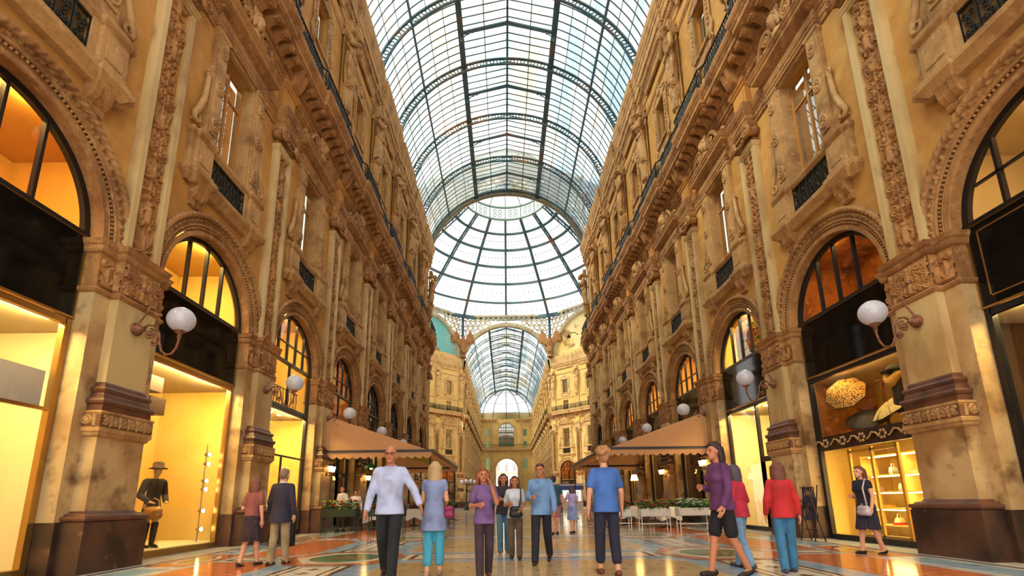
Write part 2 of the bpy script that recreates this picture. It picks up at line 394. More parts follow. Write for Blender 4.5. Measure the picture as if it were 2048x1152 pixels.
# ------------------------------------------------------------------ pilaster (centre x = 0, wall plane y = 0)
def make_pilaster(seed, low=False):
    t = empty('pilaster')
    a, y = .5, .32
    b = MB().ledge(a, y, [(.15,0),(.15,.74),(.13,.76)])
    part('plinth', b, M['plinth'], t)
    b = MB().ledge(a, y, [(.13,.76),(.155,.78),(.165,.81),(.155,.84),(.11,.85),(.09,.875),(.03,.89),(.0,.92)])
    part('plinth_moulding', b, M['base_dark'], t)
    part('dado', MB().ledge(a, y, [(0,.9),(0,2.1)]), M['marble_dado'], t)
    b = MB().ledge(a, y, [(.0,2.06),(.035,2.09),(.05,2.13),(.07,2.15),(.075,2.2),(.06,2.21),(.06,2.43),(.075,2.44),(.075,2.48),(-.02,2.49)])
    fr = part('frieze_cornice', b, M['stone_light'], t)
    st = []
    for i in range(6):
        cx = -.46+.185*i; st.append((sp2((cx,.11),.07,.07,1,0,1,18),.013,.02)); st += leafs((cx,.11),6,.055,.018,.022,PI*1.7,0); st.append(([(cx+.09,.03),(cx+.09,.19)],[.02,.02],.02))
    g = relief(1.06, .2, 130, 26, st, y+.062, 1.7, z0=2.22)
    for sx in (-1, 1):      # the carved ends that face along the arcade
        e = relief(.3, .2, 40, 26, [(sp2((0,.11),.07,.07,1),.013,.02)]+leafs((0,.11),8,.06,.018,.022,PI*1.8,0)+[([(-.12,.02),(-.12,.19)],.02,.02),([(.12,.02),(.12,.19)],.02,.02)], 0, 1.7)
        g.join(e, Matrix.Translation((sx*(a+.062), .17, 2.22)) @ Matrix.Rotation(-sx*PI/2, 4, 'Z'))
    part('carved_band', g, M['stone_light'], fr)
    part('band_ground', MB().ledge(a+.05, y+.05, [(.017,2.225),(.017,2.415)], top=False, bot=False), M['grime'], fr)
    b = MB().ledge(.43, .25, [(.10,2.48),(.10,2.58),(.125,2.6),(.14,2.64),(.125,2.68),(.085,2.69),(.075,2.74),(.06,2.78),(.075,2.8),(.095,2.84),(.075,2.88),(.03,2.89),(.02,2.94),(0,2.97)])
    part('base_moulding', b, M['base_dark'], t)
    part('shaft', MB().ledge(.43, .25, [(0,2.95),(0,4.42)]), M['marble'], t)
    b = MB().ledge(.43, .25, [(0,4.40),(.03,4.43),(.05,4.47),(.03,4.5),(0,4.52),(0,5.1),(.03,5.12),(.05,5.16),(.055,5.22),(.09,5.25),(.11,5.3),(.12,5.33),(.0,5.36)])
    cp = part('capital_block', b, M['stone'], t)
    Rn = random.Random(seed); st = []
    for q in range(34): st += leafs((Rn.uniform(.02,.4), Rn.uniform(.02,.46)), 3, Rn.uniform(.07,.13), Rn.uniform(.018,.03), Rn.uniform(.025,.05), PI*.9, Rn.uniform(0,6.3))
    for q in range(5): st.append((sp2((Rn.uniform(.08,.36), Rn.uniform(.1,.46)), .07, .012, 1.6, Rn.uniform(0,6.3)), .018, .05))
    st = mirror(st)+[([(0,.06),(0,.44)],[.06,.04],.06),([(0,.47)],.06,.07)]
    g = relief(.84, .56, 120, 80, st, .252, 1, z0=4.53)
    for sx in (-1, 1):
        e = relief(.24, .56, 26, 56, leafs((0,.03),5,.3,.05,.04,PI*.9,PI/2)+[(sp2((0,.4),.08,.02,1.4),.03,.05)], 0, 1)
        g.join(e, Matrix.Translation((sx*.432, .125, 4.53)) @ Matrix.Rotation(-sx*PI/2, 4, 'Z'))
    part('carved_foliage', g, M['stone_brown'], cp)
    # piers that carry the arches, on either side of the shaft
    g = MB()
    for sx in (-1, 1):
        x = sx*.58
        g.box(x-.16, x+.16, -.35, .1, .76, 4.42)
    pr = part('side_pier', g, M['marble_dado'], t)
    g = MB()
    for sx in (-1, 1): g.box(sx*.58-.165, sx*.58+.165, -.35, .12, 0, .76)
    part('pier_plinth', g, M['plinth'], pr)
    g = MB(); e = MB()
    for sx in (-1, 1):
        x = sx*.58
        P = [(0,4.40),(.03,4.43),(.045,4.47),(.03,4.5),(0,4.52),(0,5.1),(.03,5.12),(.045,5.16),(.05,5.22),(.075,5.25),(.09,5.3),(.1,5.33),(.0,5.36)]
        g.plan([(x-.16,-.35),(x-.16,.1),(x+.16,.1),(x+.16,-.35)], P)
        r = relief(.3, .56, 34, 56, leafs((0,.03),5,.34,.05,.045,PI*.9,PI/2)+[(sp2((-.07,.42),.06,.015,1.4),.025,.05),(sp2((.07,.42),.06,.015,1.4,PI,-1),.025,.05)], .102, 1, z0=4.53)
        e.join(r, Matrix.Translation((x, 0, 0)))
    pc = part('pier_capital', g, M['stone'], t); part('pier_foliage', e, M['stone_brown'], pc)
    # upper order: framed relief panel
    g = MB()
    z0, z1 = 5.36, 11.28
    for sx in (-1, 1):
        x = sx*.345
        g.plan([(x-.06,0),(x-.06,.2),(x+.06,.2),(x+.06,0)], [(0,z0),(0,z1)])
        g.plan([(x-sx*.06-.012,0),(x-sx*.06-.012,.165),(x-sx*.06+.012,.165),(x-sx*.06+.012,0)], [(0,z0),(0,z1)])
    g.box(-.405, .405, 0, .19, z0, z0+.07); g.box(-.30, .30, 0, .19, z1-.1, z1)
    g.ledge(.405, .2, [(0,11.22),(.03,11.25),(.035,11.29),(.055,11.31),(.06,11.36),(0,11.37)])
    part('marble_frame', g, M['marble'], t)
    part('panel_ground', MB().box(-.31, .31, 0, .1, z0, z1), M['panel_ground'], t)
    part('relief_panel', relief(.56, z1-z0-.18, 46, 470, candelabra(z1-z0-.18, seed), .098, 1.5, z0=z0+.08), M['stone_brown'], t)
    # ionic capital with swag
    g = MB()
    g.ledge(.36, .14, [(0,11.37),(0,11.85)])
    for k in range(8): g.box(-.3+.08*k, -.26+.08*k, .13, .165, 11.38, 11.55)
    for sx in (-1, 1):
        c = (sx*.42, .33, 11.68)
        g.lathe([(.0,-.30),(.15,-.30),(.13,-.15),(.17,0),(.2,.01),(.2,.05),(.17,.06),(0,.06)], (0,0,0), 20, M=Matrix.Translation((c[0],c[1],c[2])) @ Matrix.Rotation(-PI/2, 4, 'X'))
        g.tube(spiral((c[0],.395,c[2]), .175, .03, 2.2, PI/2, 30, 'xz', sx), [.026-.012*i/30 for i in range(31)], 6)
        g.ell((c[0],.4,c[2]), .035, 8, 5)
        for k in range(6):
            q = k*PI/3; g.ell((c[0]+.115*math.cos(q), .395, c[2]+.115*math.sin(q)), (.03,.015,.03), 6, 4)
    pts = [(-.36+.72*i/12, .34, 11.66-.16*math.sin(PI*i/12)) for i in range(13)]
    for p in pts: g.ell((p[0],p[1],p[2]), .055, 8, 5)
    for p in pts[1:-1:2]: g.ell((p[0],p[1]+.05,p[2]-.02), .035, 6, 4)
    g.box(-.38, .38, .1, .34, 11.74, 11.82)
    g.ledge(.42, .33, [(0,11.85),(.03,11.87),(.05,11.91),(.06,11.93),(.06,11.98),(0,11.99)])
    part('ionic_capital', g, M['stone'], t)
    # dado block and scroll bracket under the gallery
    g = MB().ledge(.36, .18, [(0,12.78),(0,13.42),(.04,13.45),(.05,13.5),(.09,13.54),(.1,13.62),(0,13.63)])
    g.box(-.26, .26, .17, .2, 12.86, 13.36)
    part('frieze_block', g, M['plaster_dark'], t)
    g = MB()
    pr = [(.0,13.6),(.3,13.62),(.42,13.72),(.5,13.86),(.56,14.05),(.62,14.2),(0,14.2)]
    for x0, x1 in ((-.2,-.06),(.06,.2),(-.06,.06)):
        d = 0 if x0 != -.06 else -.03
        P = [[(x, yy+(d if yy > .1 else 0), z) for yy, z in pr] for x in (x0, x1)]
        g.grid(P, 0, False); g.add(P[0], [tuple(range(len(pr)))]); g.add(P[1], [tuple(reversed(range(len(pr))))])
    part('gallery_bracket', g, M['stone_brown'], t)
    # attic strip and bracket behind the statue
    g = MB().ledge(.36, .02, [(0,14.75),(0,21.0)]).box(-.24,.24,0,.05,15.0,16.9)
    part('attic_strip', g, M['plaster'], t)
    g = MB()
    g.ledge(.3, .1, [(0,17.0),(.02,17.02),(.0,17.2)]); 
    g.lathe([(.04,16.7),(.09,16.8),(.07,16.95),(.13,17.1),(.2,17.3),(.24,17.6),(.27,17.9),(.31,18.05),(.31,18.2),(0,18.2)], (0,.1,0), 16)
    for k in range(7):
        q = PI*k/6; g.ell((.2*math.cos(q), .1+.2*math.sin(q), 17.35), (.07,.06,.2), 8, 6)
    g.ledge(.2, .22, [(0,21.05),(.02,21.1),(.05,21.25),(.08,21.5),(.08,21.62),(0,21.63)])
    g.ell((0,.3,21.25), (.12,.1,.22), 8, 6)
    part('statue_bracket', g, M['stone_light'], t)
    return t

# ------------------------------------------------------------------ archivolt and wall bay (centre x = 0)
def make_archivolt():
    g = MB()
    g.arc([(1.60,-.34),(1.60,.03),(1.615,.05),(1.70,.05),(1.715,.035),(1.73,.06)], SPR, 56, sm=False)
    g.arc([(1.80,.06),(1.82,.09),(1.85,.09),(1.865,.075)], SPR, 56)
    g.arc([(1.97,.09),(1.99,.12),(2.005,.12),(2.01,.1),(2.10,.0)], SPR, 56)
    # bead row
    for i in range(74):
        t = PI*(i+.5)/74; r = 1.765
        g.ell((r*math.cos(t), .06, SPR+r*math.sin(t)), (.026,.025,.026), 6, 4)
    # carved leaf band
    P = []
    n = 440
    for i in range(n+1):
        t = PI*i/n; row = []
        for j in range(9):
            v = j/8; r = 1.865+.105*v
            h = .075+.06*abs(math.sin(38*t+ (PI/2 if j%2 else 0)))*math.sin(PI*v)+.02*math.sin(76*t)*math.cos(PI*v*2)*math.sin(PI*v)
            row.append((r*math.cos(t), h, SPR+r*math.sin(t)))
        P.append(row)
    g.grid(P, 0, True)
    # twisted rope
    P = []
    n = 420
    for i in range(n+1):
        t = PI*i/n; row = []
        for k in range(12):
            f = 2*PI*k/12; rr = .062*(1+.13*math.cos(2*f+96*t))
            r = 2.045+rr*math.cos(f); row.append((r*math.cos(t), .1+rr*math.sin(f), SPR+r*math.sin(t)))
        P.append(row)
    g.grid(P, 0, True, closev=True)
    return g
def wall_bay(openw=.66):
    b = BAY/2; R = 1.72; n = 32
    arc = [(R*math.cos(PI*i/n), SPR+R*math.sin(PI*i/n)) for i in range(n, -1, -1)]
    outer = [(-b,0),(-R,0)]+arc+[(R,0),(b,0),(b,13.9),(-b,13.9)]
    hole = [(-openw,9.0),(openw,9.0),(openw,11.95),(-openw,11.95)]
    g = MB().poly(outer, [hole], lambda x, z: (x, 0, z))
    for L, cl in ((outer[1:-3], False), (hole, True)):
        k = len(L); vs = [(x,0,z) for x, z in L]+[(x,-.4,z) for x, z in L]
        g.add(vs, [(i,(i+1)%k,k+(i+1)%k,k+i) for i in range(k if cl else k-1)])
    return g
def attic_bay():
    b = BAY/2
    outer = [(-b,14.6),(b,14.6),(b,24.4),(-b,24.4)]
    h1 = [(-.56,17.7),(.56,17.7),(.56,19.9),(-.56,19.9)]; h2 = [(-.5,14.75),(.5,14.75),(.5,16.5),(-.5,16.5)]
    g = MB().poly(outer, [h1, h2], lambda x, z: (x, -.1, z))
    for L in (h1, h2):
        vs = [(x,-.1,z) for x, z in L]+[(x,-.45,z) for x, z in L]
        g.add(vs, [(i,(i+1)%4,4+(i+1)%4,4+i) for i in range(4)])
    return g

# ------------------------------------------------------------------ first-floor window
def make_window(curtain):
    t = empty('window_1', kind='structure')
    g = MB()
    for sx in (-1, 1):
        x = sx*.88
        g.plan([(x-.2,0),(x-.2,.14),(x+.2,.14),(x+.2,0)], [(0,9.0),(0,11.9),(.03,11.93),(.04,12.0)])
        g.plan([(x-.13,.14),(x-.13,.17),(x+.13,.17),(x+.13,.14)], [(0,9.25),(0,11.75)])
        g.box(x-.125, x+.125, .13, .166, 9.26, 11.74)
        for z in (9.5, 10.5, 11.5):
            g.lathe([(.14,0),(.14,.035),(.11,.045),(.09,.03),(0,.03)], (0,0,0), 14, M=Matrix.Translation((x,.165,z)) @ Matrix.Rotation(-PI/2, 4, 'X') @ Matrix.Scale(1.25, 4, (0,1,0)))
            for k in range(6): g.ell((x+.06*math.cos(k*PI/3), .2, z+.075*math.sin(k*PI/3)), .028, 6, 4)
        # side scroll
        pts = [(sx*1.16,.09,10.55),(sx*1.18,.09,10.3),(sx*1.22,.09,9.9),(sx*1.34,.09,9.55),(sx*1.44,.09,9.35)]+[(sx*1.36+sx*.1*math.cos(q), .09, 9.3+.1*math.sin(q)) for q in (0,-.8,-1.6,-2.4,-3.2,-4,-4.8)]
        g.tube(pts, [.06,.06,.07,.075,.07]+[.06-.005*i for i in range(7)], 8)
        g.poly([(sx*1.08,9.18),(sx*1.46,9.18),(sx*1.42,9.4),(sx*1.3,9.6),(sx*1.2,9.9),(sx*1.16,10.5),(sx*1.08,10.55)], (), lambda a, z: (a, .07, z), thick=lambda a, z: (a, 0, z))
        g.tube(spiral((sx*1.17,.09,10.6), .09, .02, 1.3, 0, 16, 'xz', sx), .035, 6)
    g.box(-.68, .68, -.02, .1, 11.9, 12.0)
    g.plan([(-.68,-.4),(-.68,.1),(-.62,.1),(-.62,-.4)], [(0,9),(0,11.95)]); g.plan([(.62,-.4),(.62,.1),(.68,.1),(.68,-.4)], [(0,9),(0,11.95)])
    part('surround', g, M['stone_light'], t)
    # lintel, frieze and cornice
    g = MB()
    g.ledge(1.1, .16, [(0,11.98),(0,12.06),(.02,12.07),(.02,12.15),(.04,12.17),(.05,12.22),(0,12.23)])
    g.ledge(1.1, .15, [(0,12.22),(.02,12.3),(.02,12.42),(0,12.5)])
    g.ledge(1.12, .16, [(.0,12.5),(.05,12.52),(.07,12.58),(.1,12.6),(.2,12.64),(.22,12.66),(.22,12.74),(.25,12.77),(.28,12.84),(.3,12.86),(.3,12.89),(0,12.93)])
    for k in range(30): g.box(-1.16+.08*k, -1.12+.08*k, .17, .25, 12.52, 12.58)
    pd = part('pediment', g, M['stone'], t)
    g = MB()
    for sx in (-1, 1):
        g.tube([(sx*1.36,.3,12.98),(sx*1.2,.3,12.95),(sx*.98,.3,13.05),(sx*.86,.3,13.25),(sx*.72,.3,13.42)]+[(sx*.5+sx*.24*math.cos(q),.3,13.3+.24*math.sin(q)) for q in (.6,1.2,1.9,2.6,3.3,4.0,4.7,5.3)], [.05,.05,.06,.07,.08]+[.08-.004*i for i in range(8)], 8)
        g.poly([(sx*.2,12.9),(sx*1.3,12.9),(sx*1.0,13.02),(sx*.88,13.2),(sx*.72,13.44),(sx*.5,13.55),(sx*.28,13.48),(sx*.2,13.3)], (), lambda a, z: (a, .26, z), thick=lambda a, z: (a, .12, z))
        g.tube(spiral((sx*.5,.32,13.28), .16, .03, 1.6, 0, 20, 'xz', sx), .04, 6)
        g.ell((sx*1.38,.28,13.0), .09, 8, 6); g.ell((sx*.5,.33,13.28), .06, 8, 6)
        for k in range(4): g.ell((sx*(.8+.1*k),.3,13.12-.05*k), (.07,.04,.06), 6, 4)
    part('crest_scroll', g, M['stone'], pd)
    g = MB()
    g.ell((0,.34,13.42), (.17,.19,.24), 14, 10); g.ell((0,.5,13.4), (.03,.05,.06), 8, 6)
    for sx in (-1, 1):
        g.ell((sx*.06,.49,13.47), (.03,.03,.018), 6, 4); g.ell((sx*.16,.32,13.35), (.07,.12,.2), 8, 6)
        g.tube([(sx*.05,.42,13.62),(sx*.16,.38,13.55),(sx*.2,.34,13.36),(sx*.16,.34,13.18)], .055, 6)
    g.ell((0,.5,13.31), (.05,.03,.016), 6, 4); g.ell((0,.28,13.62), (.2,.18,.1), 10, 6)
    for k in range(5): g.ell((-.16+.08*k,.32,13.76-.02*abs(k-2)), (.05,.05,.1), 6, 5)
    g.ell((0,.26,13.05), (.26,.16,.16), 10, 6); g.ell((0,.3,13.2), (.09,.1,.12), 8, 5)
    part('carved_head', g, M['stone_light'], pd)
    # sash, glass and what hangs behind it
    g = MB(); y = -.25
    for x0, x1, z0, z1 in ((-.66,-.56,9,11.95),(.56,.66,9,11.95),(-.66,.66,9,9.12),(-.66,.66,11.83,11.95),(-.035,.035,9,11.9),(-.6,.6,11.1,11.16)): g.box(x0, x1, y-.05, y+.03, z0, z1)
    part('sash', g, M['sash'], t)
    part('glass', MB().poly([(-.58,9.1),(.58,9.1),(.58,11.85),(-.58,11.85)], (), lambda a, z: (a,y,z)), M['winglass'], t)
    part('blind', MB().box(-.9,.9,-.62,-.6,8.9,12.1), curtain, t)
    # balustrade: pedestals, ledge, grille, sill slab, consoles
    g = MB()
    for sx in (-1, 1):
        x = sx*1.08
        g.plan([(x-.38,0),(x-.38,.12),(x+.38,.12),(x+.38,0)], [(0,8.05),(0,8.85)])
        g.plan([(x-.26,.12),(x-.26,.2),(x+.26,.2),(x+.26,.12)], [(.04,8.05),(.04,8.14),(0,8.16),(0,8.8),(.03,8.82)])
        g.box(x-.25, x+.25, .1, .194, 8.07, 8.84)
        g.box(x-.18, x+.18, .19, .215, 8.25, 8.7)
    g.plan([(-1.46,0),(-1.46,.12),(-1.34,.12),(-1.34,.2),(-.82,.2),(-.82,.1),(.82,.1),(.82,.2),(1.34,.2),(1.34,.12),(1.46,.12),(1.46,0)], [(-.02,8.82),(.02,8.86),(.05,8.9),(.06,8.98),(.0,9.02),(-.35,9.03)])
    bl = part('balustrade', g, M['stone_light'], t)
    g = MB(); r = .013
    for z in (8.12, 8.8): g.bar((-.72,.06,z),(.72,.06,z),.03)
    for i in range(5):
        cx = -.56+.28*i
        for sx in (-1, 1):
            g.tube(spiral((cx+sx*.065,.06,8.30), .06, .012, 1.6, PI/2, 16, 'xz', sx), r, 4); g.tube(spiral((cx+sx*.065,.06,8.62), .06, .012, 1.6, -PI/2, 16, 'xz', -sx), r, 4)
        g.tube([(cx,.06,8.36),(cx+.06,.06,8.46),(cx,.06,8.56),(cx-.06,.06,8.46)], r, 4, closed=True)
        g.bar((cx-.14,.06,8.12),(cx-.14,.06,8.8),.025); g.ell((cx,.07,8.46), .028, 6, 4)
    g.bar((.7,.06,8.12),(.7,.06,8.8),.025)
    part('grille', g, M['iron'], bl)
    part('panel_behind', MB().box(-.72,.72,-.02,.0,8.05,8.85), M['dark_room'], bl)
    g = MB()
    g.plan([(-1.5,0),(-1.5,.16),(-1.38,.16),(-1.38,.26),(-.84,.26),(-.84,.2),(.84,.2),(.84,.26),(1.38,.26),(1.38,.16),(1.5,.16),(1.5,0)], [(-.3,7.72),(-.06,7.74),(-.02,7.8),(.04,7.86),(.08,7.9),(.09,7.98),(.04,8.04),(-.4,8.06)])
    sl = part('sill_slab', g, M['stone_light'], t)
    g = MB()
    for sx in (-1, 1):
        x = sx*1.02
        pr = [(0,7.3),(.07,7.31),(.1,7.37),(.09,7.43),(.14,7.47),(.2,7.56),(.22,7.66),(.24,7.76),(0,7.76)]
        for x0, x1, d in ((x-.17,x-.06,0),(x+.06,x+.17,0),(x-.06,x+.06,-.025)):
            P = [[(q, max(0, yy+d), z) for yy, z in pr] for q in (x0, x1)]
            g.grid(P, 0, False); g.add(P[0], [tuple(range(len(pr)))]); g.add(P[1], [tuple(reversed(range(len(pr))))])
    part('console', g, M['stone'], sl)
    return t

# ------------------------------------------------------------------ attic window
def make_attic_window():
    t = empty('window_20', kind='structure')
    out = [(-.95,17.9),(-.82,17.55),(-.9,17.35),(-.6,17.15),(-.2,17.2),(0,17.08),(.2,17.2),(.6,17.15),(.9,17.35),(.82,17.55),(.95,17.9),(.82,18.3),(.82,19.4),(.98,19.75),(.9,20.1),(.6,20.3),(.35,20.35),(0,20.75),(-.35,20.35),(-.6,20.3),(-.9,20.1),(-.98,19.75),(-.82,19.4),(-.82,18.3)]
    hole = [(-.56,17.7),(.56,17.7),(.56,19.9),(-.56,19.9)]
    g = MB().poly(out, [hole], lambda x, z: (x, -.04, z), thick=lambda x, z: (x, -.1, z))
    for a, b in zip(out, out[1:]+out[:1]): g.tube([(a[0],-.04,a[1]),(b[0],-.04,b[1])], .035, 6)
    g.plan([(-.6,-.1),(-.6,-.01),(-.52,-.01),(-.52,-.1)], [(0,17.66),(0,19.95)]); g.plan([(.52,-.1),(.52,-.01),(.6,-.01),(.6,-.1)], [(0,17.66),(0,19.95)]); g.box(-.6,.6,-.1,-.01,19.88,19.97); g.box(-.66,.66,-.1,.05,17.6,17.7)
    for sx in (-1, 1):
        for k in range(6): g.ell((sx*(.66+.02*(k%2)),-.02,18.2+.22*k), (.05,.04,.1), 6, 4)
        g.tube(spiral((sx*.74,-.03,20.0), .12, .02, 1.4, 0, 16, 'xz', sx), .04, 6)
        g.tube(spiral((sx*.74,-.03,17.5), .12, .02, 1.4, 0, 16, 'xz', -sx), .04, 6)
    g.ell((0,-.02,20.35), (.16,.1,.2), 8, 6)
    part('surround', g, M['stone_light'], t)
    g = MB(); y = -.3
    for x0, x1, z0, z1 in ((-.56,-.48,17.7,19.9),(.48,.56,17.7,19.9),(-.56,.56,17.7,17.8),(-.56,.56,19.8,19.9),(-.03,.03,17.7,19.9)): g.box(x0, x1, y-.04, y+.03, z0, z1)
    for x0, x1, z0, z1 in ((-.5,-.42,14.75,16.5),(.42,.5,14.75,16.5),(-.5,.5,16.42,16.5),(-.03,.03,14.75,16.5)): g.box(x0, x1, y-.04, y+.03, z0, z1)
    part('sash', g, M['sash'], t)
    part('glass', MB().poly([(-.5,17.75),(.5,17.75),(.5,19.85),(-.5,19.85)], (), lambda a, z: (a,y,z)).poly([(-.45,14.75),(.45,14.75),(.45,16.45),(-.45,16.45)], (), lambda a, z: (a,y,z)), M['winglass'], t)
    part('blind', MB().box(-.8,.8,-.6,-.58,17.4,20.1).box(-.7,.7,-.6,-.58,14.6,16.7), M['curtain_green'], t)
    return t

# ------------------------------------------------------------------ continuous trims, one bay long
BW = BAY/2
def jog(yc, yp, ac=1.12, ap=.42, pil=True):
    """plan of a moulding that breaks forward at the bay (|x| < ac) or at the half pilasters on both ends"""
    P = []
    if pil: P += [(-BW,yp),(-BW+ap,yp),(-BW+ap,yc),(BW-ap,yc),(BW-ap,yp),(BW,yp)]
    else: P += [(-BW,yp),(-ac,yp),(-ac,yc),(ac,yc),(ac,yp),(BW,yp)]
    return P
def entablature_bay():
    g = MB()
    g.plan(jog(.04,.3,ap=.42), [(-.4,11.98),(0,11.99),(0,12.12),(.02,12.14),(.02,12.28),(.04,12.3),(.05,12.36),(.07,12.42),(.1,12.48),(.12,12.56),(.13,12.62),(.02,12.66),(-.4,12.67)])
    for k in range(56):
        x = -BW+.04+k*BAY/56; yy = .34 if abs(x) > BW-.42 else .08
        g.box(x, x+.045, yy, yy+.05, 12.38, 12.44)
    return g
def gallery_bay():
    g = MB()
    # bed mouldings, soffit, corona
    g.plan([(-BW,0),(BW,0)], [(0,13.3),(.03,13.32),(.05,13.4),(.1,13.45),(.12,13.52),(.16,13.56),(.18,13.66),(.22,13.7),(.24,13.85)])
    for k in range(40):
        x = -BW+(k+.5)*BAY/40; g.ell((x,.14,13.58), (.04,.05,.06), 6, 4)
    pr = [(-.6,14.2),(-.06,14.2),(-.05,14.26),(0,14.27),(.0,14.42),(.03,14.45),(.05,14.5),(.09,14.55),(.12,14.62),(.13,14.7),(.13,14.75),(-.9,14.76)]
    g.plan(jog(.84,.7,pil=False), pr)
    # soffit panels
    g.box(-BW, BW, 0, .3, 13.85, 14.22)
    return g
def modillions():
    g = MB()
    pr = [(.24,13.9),(.32,13.92),(.36,14.0),(.44,14.05),(.56,14.05),(.62,14.1),(.66,14.2),(.24,14.2)]
    xs = [-.9,-.45,0,.45,.9]+[s*(1.32+.42*k) for s in (-1,1) for k in range(2)]
    for x in xs:
        f = 1.18 if abs(x) < 1.1 else 1
        P = [[(q, .24+(yy-.24)*f, z) for yy, z in pr] for q in (x-.11, x+.11)]
        g.grid(P, 0, False); g.add(P[0], [tuple(range(len(pr)))]); g.add(P[1], [tuple(reversed(range(len(pr))))])
        g.ell((x,.24+.33*f,14.06), (.10,.06,.045), 8, 5); g.tube([(x-.11,.24+.38*f,14.08),(x+.11,.24+.38*f,14.08)], .035, 8)
    for x in [-.675,-.225,.225,.675,1.53,-1.53]:
        g.lathe([(.09,0),(.1,.02),(.06,.03),(.05,.05),(0,.06)], (0,0,0), 10, M=Matrix.Translation((x,.52,14.2)) @ Matrix.Rotation(PI, 4, 'X'))
    return g
def attic_trim_bay():
    g = MB()
    g.plan([(-BW,-.1),(BW,-.1)], [(0,16.75),(.04,16.77),(.05,16.83),(.08,16.86),(.08,16.92),(0,16.93)])
    g.plan(jog(-.1,.04,ap=.4), [(0,20.78),(.03,20.8),(.04,20.86),(.07,20.9),(.09,20.96),(.02,21.0),(-.1,21.0)])
    for k in range(60):
        x = -BW+(k+.5)*BAY/60; yy = .08 if abs(x) > BW-.4 else -.06
        g.ell((x,yy,20.86), (.03,.03,.035), 5, 4)
    return g
def roof_cornice_bay():
    g = MB()
    g.plan(jog(.06,-.06,1.55,pil=False), [(-.1,21.7),(0,21.72),(.03,21.8),(.04,21.95),(.08,22.0),(.1,22.1),(.16,22.14),(.16,22.34),(.2,22.38),(.24,22.5),(.28,22.55),(.3,22.9),(.34,22.95),(.34,23.15),(.38,23.2),(.42,23.4),(.46,23.5),(.47,23.85),(.3,23.9),(-.2,23.95),(-.3,24.4)])
    for k in range(34):
        x = -BW+.03+k*BAY/34; yy = .2 if abs(x+.04) < 1.55 else .08
        g.box(x, x+.08, yy, yy+.08, 22.16, 22.36)
        g.ell((x+.04, yy+.14, 22.52), (.045,.05,.06), 5, 4)
    return g
def railing_bay():
    fl = lambda x: .80 if abs(x) < 1.2 else .80-.14*min(1, (abs(x)-1.2)/.12)
    xs = [-BW+i*BAY/56 for i in range(57)]
    a = MB().tube([(x,fl(x)+.02,15.55) for x in xs], .03, 6); b = MB().tube([(x,fl(x),14.86) for x in xs], .02, 4)
    g = MB()
    n = 36
    for i in range(n):
        x = -BW+(i+.5)*BAY/n; y = fl(x); big = abs(abs(x)-1.0) < .2
        g.bar((x,y,14.78),(x,y,15.54),.045 if i % 5 == 0 else .026)
        bl = .10 if big else .05
        g.tube([(x,y,14.9),(x,y+bl,15.02),(x,y+bl*.9,15.15),(x,y+.01,15.3),(x,y,15.5)], .02, 4)
        for sx in (-1, 1):
            g.tube(spiral((x+sx*.035,y,15.38), .036, .008, 1.2, -PI/2, 8, 'xz', -sx), .015, 4); g.tube(spiral((x+sx*.035,y,15.02), .036, .008, 1.2, PI/2, 8, 'xz', sx), .015, 4)
    return a, b, g
# ------------------------------------------------------------------ blobs: closed pieces fused to one skin
def capsule(g, a, b, ra, rb, n=12):
    a, b = Vector(a), Vector(b)
    g.ell(a, ra, n, 8); g.ell(b, rb, n, 8)
    if (b-a).length > 1e-5: g.tube([a, b], [ra, rb], n)
def chain(g, pts, rs, n=12):
    for i in range(len(pts)-1): capsule(g, pts[i], pts[i+1], rs[i], rs[i+1], n)
def loft(g, secs, n=20):
    P = [[(c[0]+rx*math.cos(2*PI*k/n), c[1]+ry*math.sin(2*PI*k/n), c[2]) for k in range(n)] for c, rx, ry in secs]
    g.grid(P, 0, True, closev=True, flip=True); g.add(P[0], [tuple(reversed(range(n)))]); g.add(P[-1], [tuple(range(n))])
def fuse(name, g, mats, voxel=.014, smooth=3, parent=None, decimate=None):
    me = g.mesh(name, mats); o = bpy.data.objects.new(name, me); C.objects.link(o)
    r = o.modifiers.new('r', 'REMESH'); r.mode = 'VOXEL'; r.voxel_size = voxel; r.use_smooth_shade = True
    if smooth:
        s = o.modifiers.new('s', 'SMOOTH'); s.iterations = smooth; s.factor = .5
    if decimate:
        d = o.modifiers.new('d', 'DECIMATE'); d.ratio = decimate
    dg = bpy.context.evaluated_depsgraph_get(); dg.update()
    m2 = bpy.data.meshes.new_from_object(o.evaluated_get(dg)); m2.name = name
    bpy.data.objects.remove(o); bpy.data.meshes.remove(me)
    if not m2.materials:
        for q in (mats if isinstance(mats, (list, tuple)) else [mats]): m2.materials.append(q)
    m2.polygons.foreach_set('use_smooth', [True]*len(m2.polygons))
    o = bpy.data.objects.new(name, m2); C.objects.link(o)
    if parent is not None: o.parent = parent
    return o

